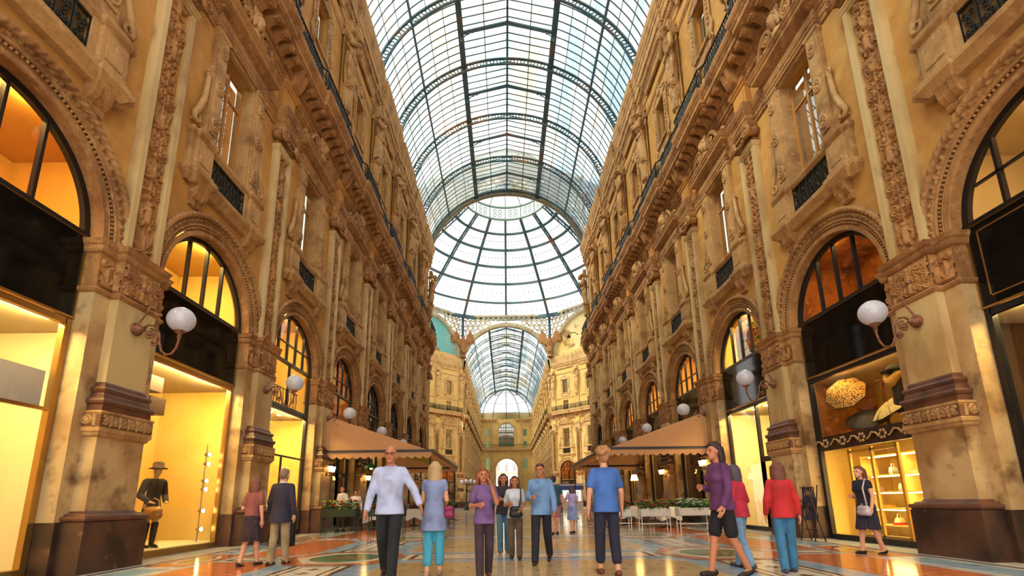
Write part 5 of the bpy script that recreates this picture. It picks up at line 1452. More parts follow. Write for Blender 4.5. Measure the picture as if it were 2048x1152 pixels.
def flowers(g, gl, gp, x0, x1, y0, y1, z, seed, dens=60, h=.26):
    R = random.Random(seed)
    for k in range(dens):
        x, y = R.uniform(x0,x1), R.uniform(y0,y1); zz = z+R.uniform(.02,h); a = R.uniform(0,6.3); l = R.uniform(.06,.12); w = l*.45
        c, q = math.cos(a), math.sin(a)
        gl.add([(x,y,zz),(x+c*l*.5-q*w,y+q*l*.5+c*w,zz+.04),(x+c*l,y+q*l,zz-.01),(x+c*l*.5+q*w,y+q*l*.5-c*w,zz+.04)], [(0,1,2,3)], 0, True)
        if k % 3 == 0: g.tube([(x,y,z-.05),(x,y,zz)], .006, 4)
        if k % 5 == 0:
            for j in range(5):
                b = j*1.257; gp.ell((x+.03*math.cos(b), y+.03*math.sin(b), zz+.05), (.026,.026,.012), 6, 4)
            gp.ell((x,y,zz+.058), .014, 6, 4)
def planter(label, x, y, rz, L, paint, petal, seed, top=.78, group=None):
    t = empty('flower_planter', label, 'planter', (x,y,0), rz, group)
    g = MB(); g.box(-L/2,L/2,-.14,.14,top-.24,top-.22); 
    for a in (-.14,.12): g.box(-L/2,L/2,a,a+.02,top-.24,top)
    for a in (-L/2,L/2-.02): g.box(a,a+.02,-.14,.14,top-.24,top)
    g.box(-L/2+.02,L/2-.02,-.12,.12,top-.1,top-.05)
    for k in range(int(L/.1)): g.box(-L/2+.04+.1*k,-L/2+.06+.1*k,-.15,-.14,top-.2,top-.04)
    part('trough', g, paint, t)
    for sx in (-1,1):
        for sy in (-1,1): part('leg', MB().bar((sx*(L/2-.03),sy*.12,0),(sx*(L/2-.03),sy*.12,top-.22),.025), paint, t)
    part('stretcher', MB().bar((-L/2+.03,-.12,.22),(L/2-.03,-.12,.22),.02).bar((-L/2+.03,.12,.22),(L/2-.03,.12,.22),.02), paint, t)
    g, gl, gp = MB(), MB(), MB(); flowers(g, gl, gp, -L/2,L/2,-.18,.18,top-.02,seed, int(190*L))
    part('stems', g, M['leaf_dark'], t); part('leaves', gl, M['leaf'], t); part('petals', gp, petal, t)
    return t
pg = 'flower planters fencing the cafes'
planter('green planter of red flowers beside the left cafe pillar', -5.65, 15.5, -.15, 1.15, M['planter_green'], M['petal_red'], 1, .8, pg)
planter('green planter of red flowers behind the man in the pale shirt', -4.2, 15.6, -.05, 1.15, M['planter_green'], M['petal_red'], 2, .8, pg)
for k in range(4): planter('green planter of red flowers, %s in the row receding along the left awning edge' % ORD[k], -3.05, 16.9+1.9*k, PI/2, 1.6, M['planter_green'], M['petal_red'], 3+k, .8, pg)
planter('white planter with pale flowers at the right end of the right cafe front', 5.4, 15.35, .1, 1.05, M['white_paint'], M['petal_pale'], 11, .7, pg)
planter('white planter of greenery in the middle of the right cafe front', 4.25, 15.6, .1, .98, M['white_paint'], M['petal_red'], 12, .68, pg)
planter('white planter of greenery next to the man in the blue T-shirt', 3.3, 16.15, .1, .7, M['white_paint'], M['petal_red'], 13, .66, pg)

def make_table():
    t = empty('cafe_table')
    g = MB()
    P = []
    for i in range(41):
        a = 2*PI*i/40; c, q = math.cos(a), math.sin(a); k = 1/max(abs(c),abs(q)); f = .02*math.sin(a*8)
        P.append([(0,0,.70),(c*k*.38,q*k*.38,.70),(c*k*.39,q*k*.39,.68),(c*(k*.40+f),q*(k*.40+f),.30+.06*math.cos(a*4))])
    g.grid(P, 0, True); part('tablecloth', g, M['white_cloth'], t)
    part('pedestal', MB().tube([(0,0,0),(0,0,.68)], .03, 8).lathe([(.24,0),(.24,.02),(.04,.05)], (0,0,0), 16), M['iron'], t)
    part('table_top', MB().box(-.37,.37,-.37,.37,.665,.69), M['darkwood'], t)
    return t
def make_chair():
    t = empty('cafe_chair')
    part('seat', MB().lathe([(0,.40),(.19,.40),(.2,.415),(.19,.43),(0,.43)], (0,0,0), 18), M['wood'], t)
    for sx in (-1,1):
        part('leg', MB().tube([(sx*.13,.13,.4),(sx*.17,.18,0)], .014, 6), M['darkwood'], t); part('leg', MB().tube([(sx*.13,-.13,.4),(sx*.17,-.18,0)], .014, 6), M['darkwood'], t)
    part('backrest', MB().tube([(-.17,-.15,.4),(-.18,-.2,.7),(-.1,-.23,.84),(0,-.235,.87),(.1,-.23,.84),(.18,-.2,.7),(.17,-.15,.4)], .014, 6).tube([(-.1,-.16,.42),(-.1,-.21,.65),(0,-.22,.74),(.1,-.21,.65),(.1,-.16,.42)], .01, 6), M['darkwood'], t)
    return t
TB = [proto(make_table())]; tu = [False]; CH = [proto(make_chair())]; cu = [False]
for n_, (x, y, lab) in enumerate(((-5.4,18.6,'white-clothed cafe table just behind the left planters'),(-4.3,20.8,'white-clothed cafe table midway under the left awning'),(-5.6,23.2,'white-clothed cafe table deepest under the left awning'),(5.2,17.4,'white-clothed cafe table behind the pale-flowered white planter'),(4.3,19.4,'white-clothed cafe table midway under the right awning'),(5.6,22.0,'white-clothed cafe table deepest under the right awning'))):
    place(TB, tu, 0, (x,y,0), .2, label=lab, cat='table', group='cafe tables')
    for k, a in enumerate((.3, PI+.2)):
        place(CH, cu, 0, (x+.62*math.cos(a), y+.62*math.sin(a), 0), a+PI/2, label='bentwood cafe chair on the %s side of the %s' % (('right','left')[k], lab.replace('white-clothed ','')), cat='chair', group='cafe chairs')

# wall lanterns, standing lamp, pendant
def lantern(label, s, y, z=2.2):
    loc, rz = side_pose(s, y); t = empty('wall_lantern', label, 'lantern', loc, rz, 'amber cafe lanterns')
    part('bracket', MB().lathe([(0,0),(.06,0),(.05,.03),(0,.04)], (0,0,0), 10, M=Matrix.Translation((0,.33,z-.2)) @ Matrix.Rotation(-PI/2, 4, 'X')).tube([(0,.34,z-.2),(0,.45,z-.26),(-.13,.5,z-.2),(-.15,.52,z-.12)], .012, 6).tube([(0,.45,z-.26),(.13,.5,z-.2),(.15,.52,z-.12)], .012, 6), M['iron'], t)
    for sx in (-1,1):
        part('lamp_glass', MB().lathe([(.0,-.12),(.05,-.11),(.085,.06),(.07,.1),(.02,.14),(0,.14)], (sx*.15,.52,z), 12), M['amber'], t)
        part('lamp_cap', MB().lathe([(.09,.07),(.06,.13),(.015,.17),(0,.2)], (sx*.15,.52,z), 12), M['iron'], t)
lantern('twin amber lantern on the pillar left of the cafe planters', -1, YP(2))
lantern('twin amber lantern under the left awning behind the man in the pale shirt', -1, YP(3), 2.1)
lantern('twin amber lantern under the near end of the right awning', 1, YP(2), 2.25)
lantern('twin amber lantern midway along the right cafe', 1, YP(3), 2.2)
t = empty('standing_lamp', 'standing amber lamp beside the man in the blue T-shirt', 'lamp', (4.95,20.3,0))
part('base', MB().lathe([(.16,0),(.16,.03),(.03,.06)], (0,0,0), 14), M['brass'], t); part('pole', MB().tube([(0,0,.03),(0,0,1.75)], .018, 8), M['brass'], t)
part('lamp_shade', MB().lathe([(.16,1.75),(.1,1.98),(.02,1.99)], (0,0,0), 16), M['amber'], t)
t = empty('pendant_lamp', 'green metal pendant lamp under the left awning', 'lamp', (-6.0,20,0))
part('lamp_shade', MB().lathe([(.3,2.36),(.26,2.44),(.1,2.52),(.04,2.6),(0,2.6)], (0,0,0), 18), mat('green_enamel', srgb(40,110,70), .3), t); part('cord', MB().tube([(0,0,2.6),(0,0,3.4)], .01, 5), M['iron'], t); part('bulb', MB().ell((0,0,2.38), .06, 8, 6), M['amber'], t)
t = empty('potted_shrub', 'potted green shrub beside the left cafe wall', 'plant', (-6.2,21.2,0))
part('pot', MB().lathe([(0,0),(.16,0),(.22,.36),(.24,.38),(.2,.38),(0,.34)], (0,0,0), 16), M['stone_brown'], t)
g = MB(); R = random.Random(8)
for k in range(260):
    v = Vector((R.gauss(0,1),R.gauss(0,1),R.gauss(0,1))).normalized()*R.uniform(.1,.42); a = R.uniform(0,6.3); p = Vector((v.x*.8,v.y*.8,1.15+v.z*1.6))
    g.add([p,(p.x+.07*math.cos(a)-.03*math.sin(a),p.y+.07*math.sin(a)+.03*math.cos(a),p.z+.03),(p.x+.15*math.cos(a),p.y+.15*math.sin(a),p.z-.02),(p.x+.07*math.cos(a)+.03*math.sin(a),p.y+.07*math.sin(a)-.03*math.cos(a),p.z+.03)], [(0,1,2,3)])
part('leaves', g, M['leaf_dark'], t); part('stem', MB().tube([(0,0,.3),(0,0,1.2)], .025, 6), M['darkwood'], t)

# litter bin by the second left pilaster
t = empty('litter_bin', 'dark fluted litter bin behind the man in the blazer', 'bin', (-5.85,12.0,0))
g = MB()
P = []
for i in range(97):
    a = 2*PI*i/96; f = .018*(1 if i % 4 < 2 else 0); P.append([((.28+f)*math.cos(a),(.28+f)*math.sin(a),z) for z in (.05,.8)])
g.grid(P, 0, False); g.lathe([(0,.03),(.28,.03),(.28,.06)], (0,0,0), 24); part('body', g, M['black_frame'], t)
part('rim', MB().lathe([(.26,.78),(.31,.78),(.32,.82),(.3,.84),(.24,.84),(.24,.3),(0,.3)], (0,0,0), 24), M['black_frame'], t); part('foot', MB().lathe([(.31,0),(.31,.04),(.26,.06)], (0,0,0), 24), M['black_frame'], t)

# security camera arm lamp on the right gallery end
t = empty('gallery_spotlight', 'small black spotlight on an arm at the far end of the right gallery', 'spotlight', (6.3,41.2,15.6))
part('arm', MB().tube([(0,0,0),(-.3,.05,.25),(-.7,.1,.2),(-.85,.1,.0)], .035, 6), M['iron'], t); part('head', MB().lathe([(.0,.12),(.12,.1),(.17,-.12),(0,-.14)], (-.85,.1,-.1), 12), M['iron'], t)

# ================================================================== things in the shop windows
# mannequin behind the left boutique glass
COAT = cloth('charcoal_coat', (52,40,34)); HAT = cloth('brown_hat', (74,52,38)); MSK = mat('mannequin_cream', srgb(238,200,140), .4)
def mannequin(label, x, y, z, rz):
    t = empty('mannequin', label, 'mannequin', (x,y,z), rz); H = 1.62
    g = MB(); P = lambda *a: Vector(a)
    chain(g, [P(0,0,.86),P(0,0,1.05),P(0,.02,1.28)], [.11,.09,.11]); capsule(g, P(-.14,0,1.34), P(.14,0,1.34), .06, .06); capsule(g, P(0,0,1.36), P(0,.02,1.5), .045, .045); g.ell((0,.04,1.57), (.07,.09,.11))
    for s in (-1,1):
        chain(g, [P(s*.08,0,.84),P(s*.09,.03,.46),P(s*.09,.0,.1)], [.085,.055,.04]); capsule(g, P(s*.09,-.03,.07), P(s*.09,.14,.03), .035, .028)
        chain(g, [P(s*.18,0,1.34),P(s*.26,-.02,1.06),P(s*.17,.16,.92)], [.05,.042,.03]); capsule(g, P(s*.17,.16,.92), P(s*.13,.24,.9), .028, .018)
    fuse('body', g, MSK, .012, 2, t)
    g = MB(); chain(g, [P(0,0,.74),P(0,0,1.05),P(0,.02,1.28)], [.17,.13,.135]); capsule(g, P(-.15,0,1.33), P(.15,0,1.33), .085, .085)
    for s in (-1,1): chain(g, [P(s*.18,0,1.33),P(s*.26,-.02,1.06),P(s*.19,.12,.95)], [.075,.065,.055])
    fuse('coat', g, COAT, .013, 2, t)
    g = MB().lathe([(0,1.66),(.10,1.65),(.105,1.62),(.165,1.61),(.17,1.625),(.11,1.64),(.1,1.74),(.06,1.76),(0,1.745)], (0,.04,0), 20); part('hat', g, HAT, t)
    g = MB()
    for s in (-1,1): chain(g, [P(s*.09,.03,.48),P(s*.09,.0,.1)], [.07,.05]); capsule(g, P(s*.09,-.02,.06), P(s*.09,.15,.03), .042, .032); 
    fuse('boots', g, cloth('black_boots', (34,26,22), .4), .012, 1, t)
    part('stand', MB().lathe([(0,0),(.22,0),(.22,.012),(0,.014)], (0,0,-.005), 20), M['chrome'], t)
    return t
mannequin('dressed mannequin in a brimmed hat and dark coat behind the left boutique glass', -7.85, 10.3, .135, -1.9)
t = empty('handbag', 'tan handbag held at the hat-wearing mannequin waist', 'handbag', (-7.68,10.12,.135))
g = MB(); chain(g, [(-.08,0,.74),(.08,0,.74)], [.1,.1]); capsule(g, (-.1,0,.66), (.1,0,.66), .09, .09); fuse('bag', g, cloth('tan_leather', (196,140,74), .4), .015, 2, t); part('strap', MB().tube([(-.12,0,.78),(-.1,0,.95),(0,0,1.0),(.1,0,.95),(.12,0,.78)], .01, 6), cloth('tan_leather', (196,140,74), .4), t)
t = empty('spotlight_pole', 'pole of bright spotlights at the far side of the left boutique window', 'lamp', (-7.72,11.72,.13))
part('pole', MB().tube([(0,0,0),(0,0,2.3)], .012, 6), M['chrome'], t)
for z in (2.05,1.82,1.42,1.22,.72,.3):
    h = part('spot_head', MB().lathe([(.03,-.05),(.06,.04),(.065,.06)], (0,0,0), 12, M=Matrix.Translation((.05,-.05,z)) @ Matrix.Rotation(PI/2, 4, 'Y')), M['chrome'], t)
    part('bulb', MB().ell((.1,-.05,z), .035, 10, 8), M['spot'], h)
for n_, (y, z, w) in enumerate(((9.85,3.5,.2),(9.95,3.05,.22),(9.7,2.35,.15),(9.62,1.9,.14))):
    t = empty('display_box', 'dark hanging display box %s in the left boutique window' % ('at the very top','second from the top','third from the top','lowest')[n_], 'box', (-7.9,y,z), group='boutique display boxes')
    part('box', MB().box(-w*.6,w*.6,-w,w,-w*.8,w*.8), M['darkwood'] if n_ < 2 else M['wood'], t); part('wire', MB().tube([(-w*.5,0,w*.8),(-.3,0,w*.8+.02),(-.3,0,3.86-z)], .004, 4), M['chrome'], t)
# umbrella shop
def umbrella(label, x, y, z, tilt, m, r=.62, sl=.75):
    t = empty('umbrella', label, 'umbrella', (x,y,z)); t.rotation_euler = Vector(tilt).to_track_quat('Z','Y').to_euler()
    n = 8; P = []
    for i in range(n*4+1):
        a = 2*PI*i/(n*4); k = math.cos(PI/n)/math.cos((a+PI/n) % (2*PI/n)-PI/n); P.append([(r*q*(k if q > .3 else 1)*math.cos(a), r*q*(k if q > .3 else 1)*math.sin(a), .30*r*(1-q*q)+.0) for q in (.0,.25,.5,.75,1)])
    part('canopy', MB().grid(P, 0, True), m, t)
    e = MB(); Q = [p[4] for p in P]; e.tube(Q[:-1], .012, 5, closed=True); part('edge_binding', e, M['black_frame'], t)
    g = MB()
    for i in range(n):
        a = 2*PI*i/n; g.tube([(r*q*math.cos(a), r*q*math.sin(a), .30*r*(1-q*q)-.012) for q in (0,.25,.5,.75,1)], .008, 4)
    part('rib', g, M['black_frame'], t)
    part('shaft', MB().tube([(0,0,.42*r),(0,0,-sl)], .01, 6), M['wood'], t); part('handle', MB().tube([(0,0,-sl+.03),(0,0,-sl-.06),(.03,0,-sl-.09),(.06,0,-sl-.07)], .016, 6), M['darkwood'], t)
umbrella('open leopard print umbrella hanging in the shop window', 7.75, 11.2, 3.42, (-.75,-.5,.45), M['leopard'], .46)
umbrella('open dark umbrella lying in the umbrella shop window', 7.95, 10.9, 2.74, (-.45,-.35,.8), cloth('dark_umbrella', (44,32,22), .6), .45, .12)
umbrella('open cream umbrella beside the dark umbrella in the shop window', 7.9, 10.05, 2.86, (-.6,.1,.75), cloth('cream_umbrella', (240,210,130), .6), .5, .2)
t = empty('shop_shelf', 'window ledge floor of the umbrella shop display', 'shelf', (7.42,YB(0),0))
part('board', MB().box(.0,1.2,-1.5,1.5,2.36,2.4), M['wood'], t)
gs = MB(); g = MB().box(-.04,.06,-1.5,1.5,2.08,2.42)
for k in range(5):
    y = -1.2+.6*k; g.lathe([(.1,0),(.1,.03),(.05,.05),(0,.05)], (0,0,0), 12, M=Matrix.Translation((-.04,y,2.25)) @ Matrix.Rotation(-PI/2, 4, 'Y'))
    for q in range(6): gs.ell((-.08,y+.08*math.cos(q*1.047),2.25+.08*math.sin(q*1.047)), (.02,.035,.035), 6, 4)
    gs.tube([(-.06,y+.12,2.2),(-.07,y+.2,2.3),(-.07,y+.3,2.32),(-.06,y+.42,2.22),(-.06,y+.48,2.2)], .02, 6)
cf = part('carved_front', g, M['darkwood'], t); part('carved_flowers', gs, mat('pale_carving', srgb(196,160,104), .5), cf)
part('downlight_strip', MB().box(.1,.2,-1.4,1.4,2.33,2.355), M['lum_case'], t)
g = MB()
for y in (-.75,-.05,.62): g.box(.02,.07,y-.03,y+.03,.1,2.05)
for z in (.12,1.95): g.box(.02,.07,-.75,.62,z,z+.06)
part('gold_door_frame', g, M['gold_paint'], t)
t = empty('display_cabinet', 'polished wooden display cabinet in the umbrella shop window', 'cabinet', (8.75,10.75,2.4), PI/2)
g = MB()
for sx in (-1,1):
    for sy in (-1,1): g.box(sx*.3-.025,sx*.3+.025,sy*.2-.025,sy*.2+.025,0,1.2)
g.box(-.34,.34,-.24,.24,1.2,1.26).box(-.38,.38,-.28,.28,1.26,1.3).box(-.32,.32,-.22,.22,.5,.53).box(-.32,.32,-.22,.22,0,.05)
part('frame', g, M['wood'], t); part('back_panel', MB().box(-.3,.3,-.21,-.19,.05,1.2), M['darkwood'], t)
t = empty('dress_form', 'headless dress form with a golden scarf in the umbrella shop window', 'mannequin', (7.85,9.75,2.4))
g = MB(); chain(g, [(0,0,.4),(0,0,.75),(0,0,1.0)], [.15,.13,.15]); capsule(g, (-.0,-.14,1.06), (0,.14,1.06), .07, .07); fuse('torso', g, cloth('black_form', (40,30,24)), .02, 2, t); g = MB(); chain(g, [(-.1,-.14,1.08),(-.16,0,.92),(-.12,.12,1.06)], [.08,.1,.08]); fuse('scarf', g, cloth('gold_scarf', (226,170,70)), .02, 1, t); part('pole', MB().tube([(0,0,0),(0,0,.4)], .02, 8), M['chrome'], t)
t = empty('black_hat', 'round black hat above the dress form in the umbrella shop', 'hat', (7.85,9.75,3.62))
part('crown', MB().ell((0,0,0), (.18,.2,.11), 16, 10), cloth('black_felt', (30,24,22)), t); part('brim', MB().lathe([(0,-.06),(.28,-.05),(.28,-.03),(.12,-.01)], (0,0,0), 20), cloth('black_felt', (30,24,22)), t)
# lower shop: door frame, shelves of goods
t = empty('shop_shelving', 'golden shelving unit full of goods inside the umbrella shop', 'shelves', (8.55,10.3,0))
g = MB()
for z in (.3,.68,1.06,1.44,1.9): g.box(-.2,.2,-1.6,1.6,z,z+.03)
for y in (-1.6,-.6,.4,1.57): g.box(-.2,.2,y,y+.03,.0,1.95)
part('shelf', g, M['goldwall'], t)
for k, y in enumerate((-1.1,-.1,.9)):
    for z in (1.88,1.42,1.04,.66): part('shelf_light', MB().box(-.19,-.15,y-.42,y+.42,z,z+.015), M['lum_case'], t)
R = random.Random(4); cols = [(190,60,40),(240,210,150),(90,60,40),(210,160,60),(230,220,210),(120,50,60)]
for i in range(26):
    y = -1.45+R.random()*2.9; z = R.choice((.33,.71,1.09,1.47)); k = R.randrange(len(cols)); nm = ('red','cream','brown','ochre','white','wine')[k]
    pos = ('bottom','second','third','top')[(.33,.71,1.09,1.47).index(z)]
    kind = R.choice(('hat','folded scarf','purse'))
    t = empty({'hat':'hat','folded scarf':'folded_scarf','purse':'purse'}[kind], 'small %s %s on the %s shelf of the umbrella shop' % (nm, kind, pos), kind.split()[-1], (8.5,10.3+y,z), R.random()*.5, 'goods on the golden shelves')
    m = cloth('goods_%d' % k, cols[k])
    if kind == 'hat': part('crown', MB().lathe([(.13,0),(.13,.012),(.075,.02),(.07,.1),(.03,.115),(0,.112)], (0,0,0), 14), m, t)
    elif kind == 'purse': part('body', MB().plan([(-.1,-.04),(-.1,.04),(.1,.04),(.1,-.04),(-.1,-.04)], [(0,0),(.01,.06),(-.01,.16)]).box(-.09,.09,-.03,.03,.0,.16), m, t); part('handle', MB().tube([(-.06,0,.16),(-.04,0,.24),(.04,0,.24),(.06,0,.16)], .008, 5), m, t)
    else: part('cloth', MB().box(-.12,.12,-.08,.08,0,.03).box(-.115,.115,-.078,.078,.032,.06), m, t)
t = empty('shop_stand', 'dark folding stand outside the umbrella shop', 'stand', (6.55,11.3,0))
g = MB()
for sy in (-1,1): g.tube([(-.12,sy*.25,0),(.1,sy*.25,1.25)], .016, 6); g.tube([(.12,sy*.25,0),(-.1,sy*.25,1.0)], .016, 6)
for z in (.25,.75,1.2): g.bar((.0,-.25,z),(.0,.25,z),.02)
part('frame', g, M['black_frame'], t)
g = MB()
for k in range(6):
    P = [[(.04+.02*math.sin(q*3+k), -.22+.08*k+.03*math.sin(q*2), 1.2-.75*q/6), (.04+.02*math.cos(q*3+k), -.15+.08*k, 1.2-.75*q/6)] for q in range(7)]; g.grid(P, 0, True)
part('scarves', g, cloth('navy_scarves', (52,50,78)), t)
# red flower screen in the second right fanlight, its carpet-like pattern
t = empty('floral_banner', 'yellow banner with a red and green flower behind the second right fanlight', 'banner', (7.75,YB(1),0), PI/2)
g = MB().box(-1.0,1.0,0,.02,5.5,6.85); part('cloth', g, cloth('banner_yellow', (250,196,60)), t)
g = MB()
for k in range(10):
    a = k*PI/5; g.ell((.0+.30*math.cos(a), .03, 6.2+.30*math.sin(a)), (.09,.012,.06), 8, 6, M=None)
g.ell((0,.03,6.2), (.12,.012,.12)); part('petals', g, M['petal_red'], t)
g = MB()
for k in range(9): a = k*.7; g.ell((.48*math.cos(a), .03, 6.2+.46*math.sin(a)), (.1,.01,.05), 8, 5)
part('leaves', g, M['leaf_dark'], t)
# globe street lamp cluster in the octagon
t = empty('street_lamp', 'lamp post with a cluster of white globes in the crossing', 'street lamp', (-4.9,56,0))
part('post', MB().lathe([(.3,0),(.3,.2),(.12,.5),(.07,1),(.06,3.0),(.1,3.05),(0,3.1)], (0,0,0), 14), M['iron'], t)
for k in range(4):
    x = -.55+.5*k; a = part('arm', MB().tube([(0,0,2.7),(x*.6,0,2.85),(x,0,2.95)], .03, 6), M['iron'], t); part('globe', MB().ell((x,0,3.15+(.1 if k in (1,2) else 0)), .22, 16, 10), M['opal'], t)
# kiosk glow at the right corner of the crossing
t = empty('news_kiosk', 'small lit kiosk with postcard racks at the right corner of the crossing', 'kiosk', (5.6,47,0))
part('cabin', MB().box(-1.3,1.3,-.6,.6,0,2.3).box(-1.5,1.5,-.9,.7,2.3,2.42), M['white_paint'], t)
part('sign', MB().box(-1.3,1.3,-.68,-.6,1.9,2.5), cloth('kiosk_blue', (86,110,190)), t)
part('lit_window', MB().box(-1.1,1.1,-.63,-.6,.9,1.85), mat('lit_panel', srgb(255,240,210), .5, emit=((1,.85,.6,1), 2.5)), t)
g = MB()
for i in range(7):
    for k in range(4): g.box(-.2+.16*i,-.08+.16*i,-.66,-.63,.98+.2*k,1.12+.2*k)
part('postcards', g, cloth('postcards', (150,140,170)), t)
# ================================================================== people (positions read on the floor)
def bag(kind, rgb, off, size=(.13,.07,.15), strap=True):
    def f(t, put, J):
        P = J['P']; c = J['pel']+P(*off); g = MB()
        chain(g, [c+P(-size[0]*.6,0,size[2]*.3), c+P(size[0]*.6,0,size[2]*.3)], [size[1],size[1]]); chain(g, [c+P(-size[0]*.7,0,-size[2]*.4), c+P(size[0]*.7,0,-size[2]*.4)], [size[1]*1.15]*2)
        m = cloth('bag_%d_%d_%d' % rgb, rgb, .5); b = fuse(kind, put(g), m, .014, 2, t)
        if strap:
            s = MB().tube([c+P(-size[0]*.7,0,.1), J['chest']+P(-.14,.15,.0), J['chest']+P(-.13,.05,.2), J['chest']+P(-.12,-.13,.1), J['chest']+P(.05,-.16,-.1), c+P(size[0]*.6,-.04,.1)], .014, 6); part('strap', put(s), m, t)
    return f
def glasses(t, put, J):
    P = J['P']; h = J['head']; g = MB()
    for s in (-1,1):
        g.tube([h+P(s*.033+.024*math.cos(a),.105,.012+.02*math.sin(a)) for a in [2*PI*k/12 for k in range(12)]], .0022, 5, closed=True); g.tube([h+P(s*.057,.103,.016),h+P(s*.082,.02,.018)], .003, 5)
    g.tube([h+P(-.01,.107,.014),h+P(.01,.107,.014)], .003, 5); part('glasses', put(g), M['iron'], t)
    c = J['pel']; b = MB()
    P2 = [[c+P((.16+d)*math.cos(a),(.14+d)*math.sin(a),.06+z) for z in (-.02,.02)] for a in [2*PI*k/24 for k in range(25)] for d in (.0,)]
    part('belt', put(b.grid(P2, 0, True)), cloth('belt_brown', (50,32,24), .5), t)
W = dict(stride=.0)
person('balding man in a pale lavender dress shirt and dark trousers walking nearer', -2.02, 6.63, 1.75, PI+.05, dict(stride=.55, lead=-1, arms=('out','hang'), lean=.04), cloth('lavender_shirt', (196,204,240)), cloth('black_trousers', (30,34,40)), None, 1, extra=glasses)
person('blonde woman in a long grey-blue tunic and turquoise capris seen from behind', -1.46, 6.91, 1.53, 0, dict(stride=.16, arms=('front','front'), hem=-.22), cloth('greyblue_tunic', (142,154,196)), cloth('turquoise', (78,180,212)), (196,160,112), 0, 'cap', 'capri', True, (190,150,130), hairlen=2, extra=bag('shoulder_bag', (150,30,80), (.24,-.02,.0), (.06,.05,.14), False))
person('person in a mauve top and dark trousers with a hand raised to the face', -.75, 6.67, 1.42, PI+.15, dict(stride=.3, arms=('face','bent'), tilt=.02), cloth('mauve_top', (124,92,146)), cloth('dusky_trousers', (70,52,62)), (150,84,52), 1, 'short', 'trousers', True, (110,50,44), hairlen=1)
person('woman in a white blouse and brown trousers holding a black bag', -.29, 8.71, 1.40, PI-.05, dict(stride=.2, lead=-1, arms=('front','bent')), cloth('white_blouse', (220,224,232)), cloth('brown_trousers', (112,90,76)), (104,66,46), 1, 'short', 'trousers', True, (40,26,24), hairlen=1, extra=bag('black_bag', (26,26,32), (-.02,.2,.03), (.11,.07,.16)))
person('dark-haired woman in a dark top and blue jeans with crossed arms', -.50, 9.71, 1.50, PI+.05, dict(stride=.25, arms=('cross','cross')), cloth('dark_top', (58,50,60)), cloth('blue_jeans', (84,124,150)), (70,44,34), 1, 'short', 'trousers', True, (150,90,70), hairlen=1)
person('man in a light blue shirt and dark trousers striding forward', .13, 8.12, 1.60, PI-.2, dict(stride=.6, arms=('hang','bent')), cloth('light_blue_shirt', (124,164,214)), cloth('dark_blue_trousers', (40,38,48)), (90,50,54), 1, 'long', 'trousers', False, (40,30,34))
person('man in a dark teal T-shirt and pinkish shorts seen from behind', 1.0, 14.6, 1.68, .1, dict(stride=.2, arms=('hang','hang')), cloth('teal_shirt', (44,84,98)), cloth('pink_shorts', (190,120,130)), (44,40,48), 0, 'short', 'shorts', False, (40,36,40))
person('woman in a lilac dress with bare legs in front of the kiosk', 1.60, 15.12, 1.40, .3, dict(stride=.15, arms=('out','bent')), cloth('lilac_top', (196,176,222)), cloth('lilac_skirt', (150,168,222)), (80,60,80), 0, 'short', 'skirt', True, (60,50,60), hairlen=1)
person('curly blond person in a blue T-shirt and dark knee shorts seen from behind', .93, 6.77, 1.67, .05, dict(stride=.22, lead=-1, arms=('hang','hang'), hem=-.10), cloth('blue_tshirt', (74,118,196)), cloth('navy_knee_shorts', (40,40,62)), (198,140,92), 0, 'short', 'capri', False, (120,60,50), hairlen=3)
person('dark-haired person in a purple top and black shorts crossing towards the left', 2.44, 6.54, 1.72, PI/2+.2, dict(stride=.4, arms=('hang','bent')), cloth('purple_top', (104,56,104)), cloth('black_shorts', (28,26,34)), (60,36,40), 1, 'long', 'shorts', True, (40,24,26), hairlen=1)
person('person in a crimson jacket and pale jeans, left of the two in red', 3.0, 7.25, 1.46, .6, dict(stride=.3, arms=('bent','bent'), jacket=1), cloth('crimson_jacket', (204,50,74)), cloth('pale_jeans', (130,168,200)), (90,80,90), 0, 'long', 'trousers', True, (90,80,84), hairlen=1)
person('person in a scarlet jacket and blue jeans, right of the two in red', 3.34, 6.72, 1.45, -.3, dict(stride=.18, arms=('hang','hang'), jacket=1), cloth('scarlet_jacket', (206,46,48)), cloth('mid_jeans', (66,126,168)), (120,70,50), 0, 'long', 'trousers', True, (60,60,76), hairlen=1)
person('woman in a black dress and high heels outside the umbrella shop', 5.95, 8.69, 1.50, PI/2+.2, dict(stride=.3, arms=('hang','bent'), heels=1), cloth('black_bodice', (34,32,48)), cloth('black_skirt', (40,36,56)), (110,60,36), 0, 'cap', 'skirt', True, (20,16,18), hairlen=1, extra=bag('white_bag', (214,200,206), (-.12,.2,-.1), (.12,.06,.12)))
person('man in a navy blazer and khaki trousers seen from behind', -4.27, 8.36, 1.56, -.1, dict(stride=.18, arms=('hang','hang'), hem=-.14, jacket=1), cloth('navy_blazer', (48,44,62)), cloth('khaki', (166,144,106)), (150,120,96), 0, 'long', 'trousers', False, (60,34,26))
person('woman in a rust top and dark skirt beside the man in the blazer', -4.70, 8.28, 1.41, -.2, dict(stride=.25, arms=('bent','hang')), cloth('rust_top', (150,86,76)), cloth('dark_skirt', (56,40,48)), (120,70,50), 0, 'short', 'skirt', True, (44,34,36), hairlen=1)
person('waiter in a white shirt and dark waistcoat behind the red flowers, on the left', -6.24, 17.4, 1.54, PI-.3, dict(stride=.1, arms=('bent','hang')), cloth('waiter_white', (226,214,206)), cloth('waiter_black', (36,30,30)), (70,40,30), 1, 'long', 'trousers', False, (20,18,18))
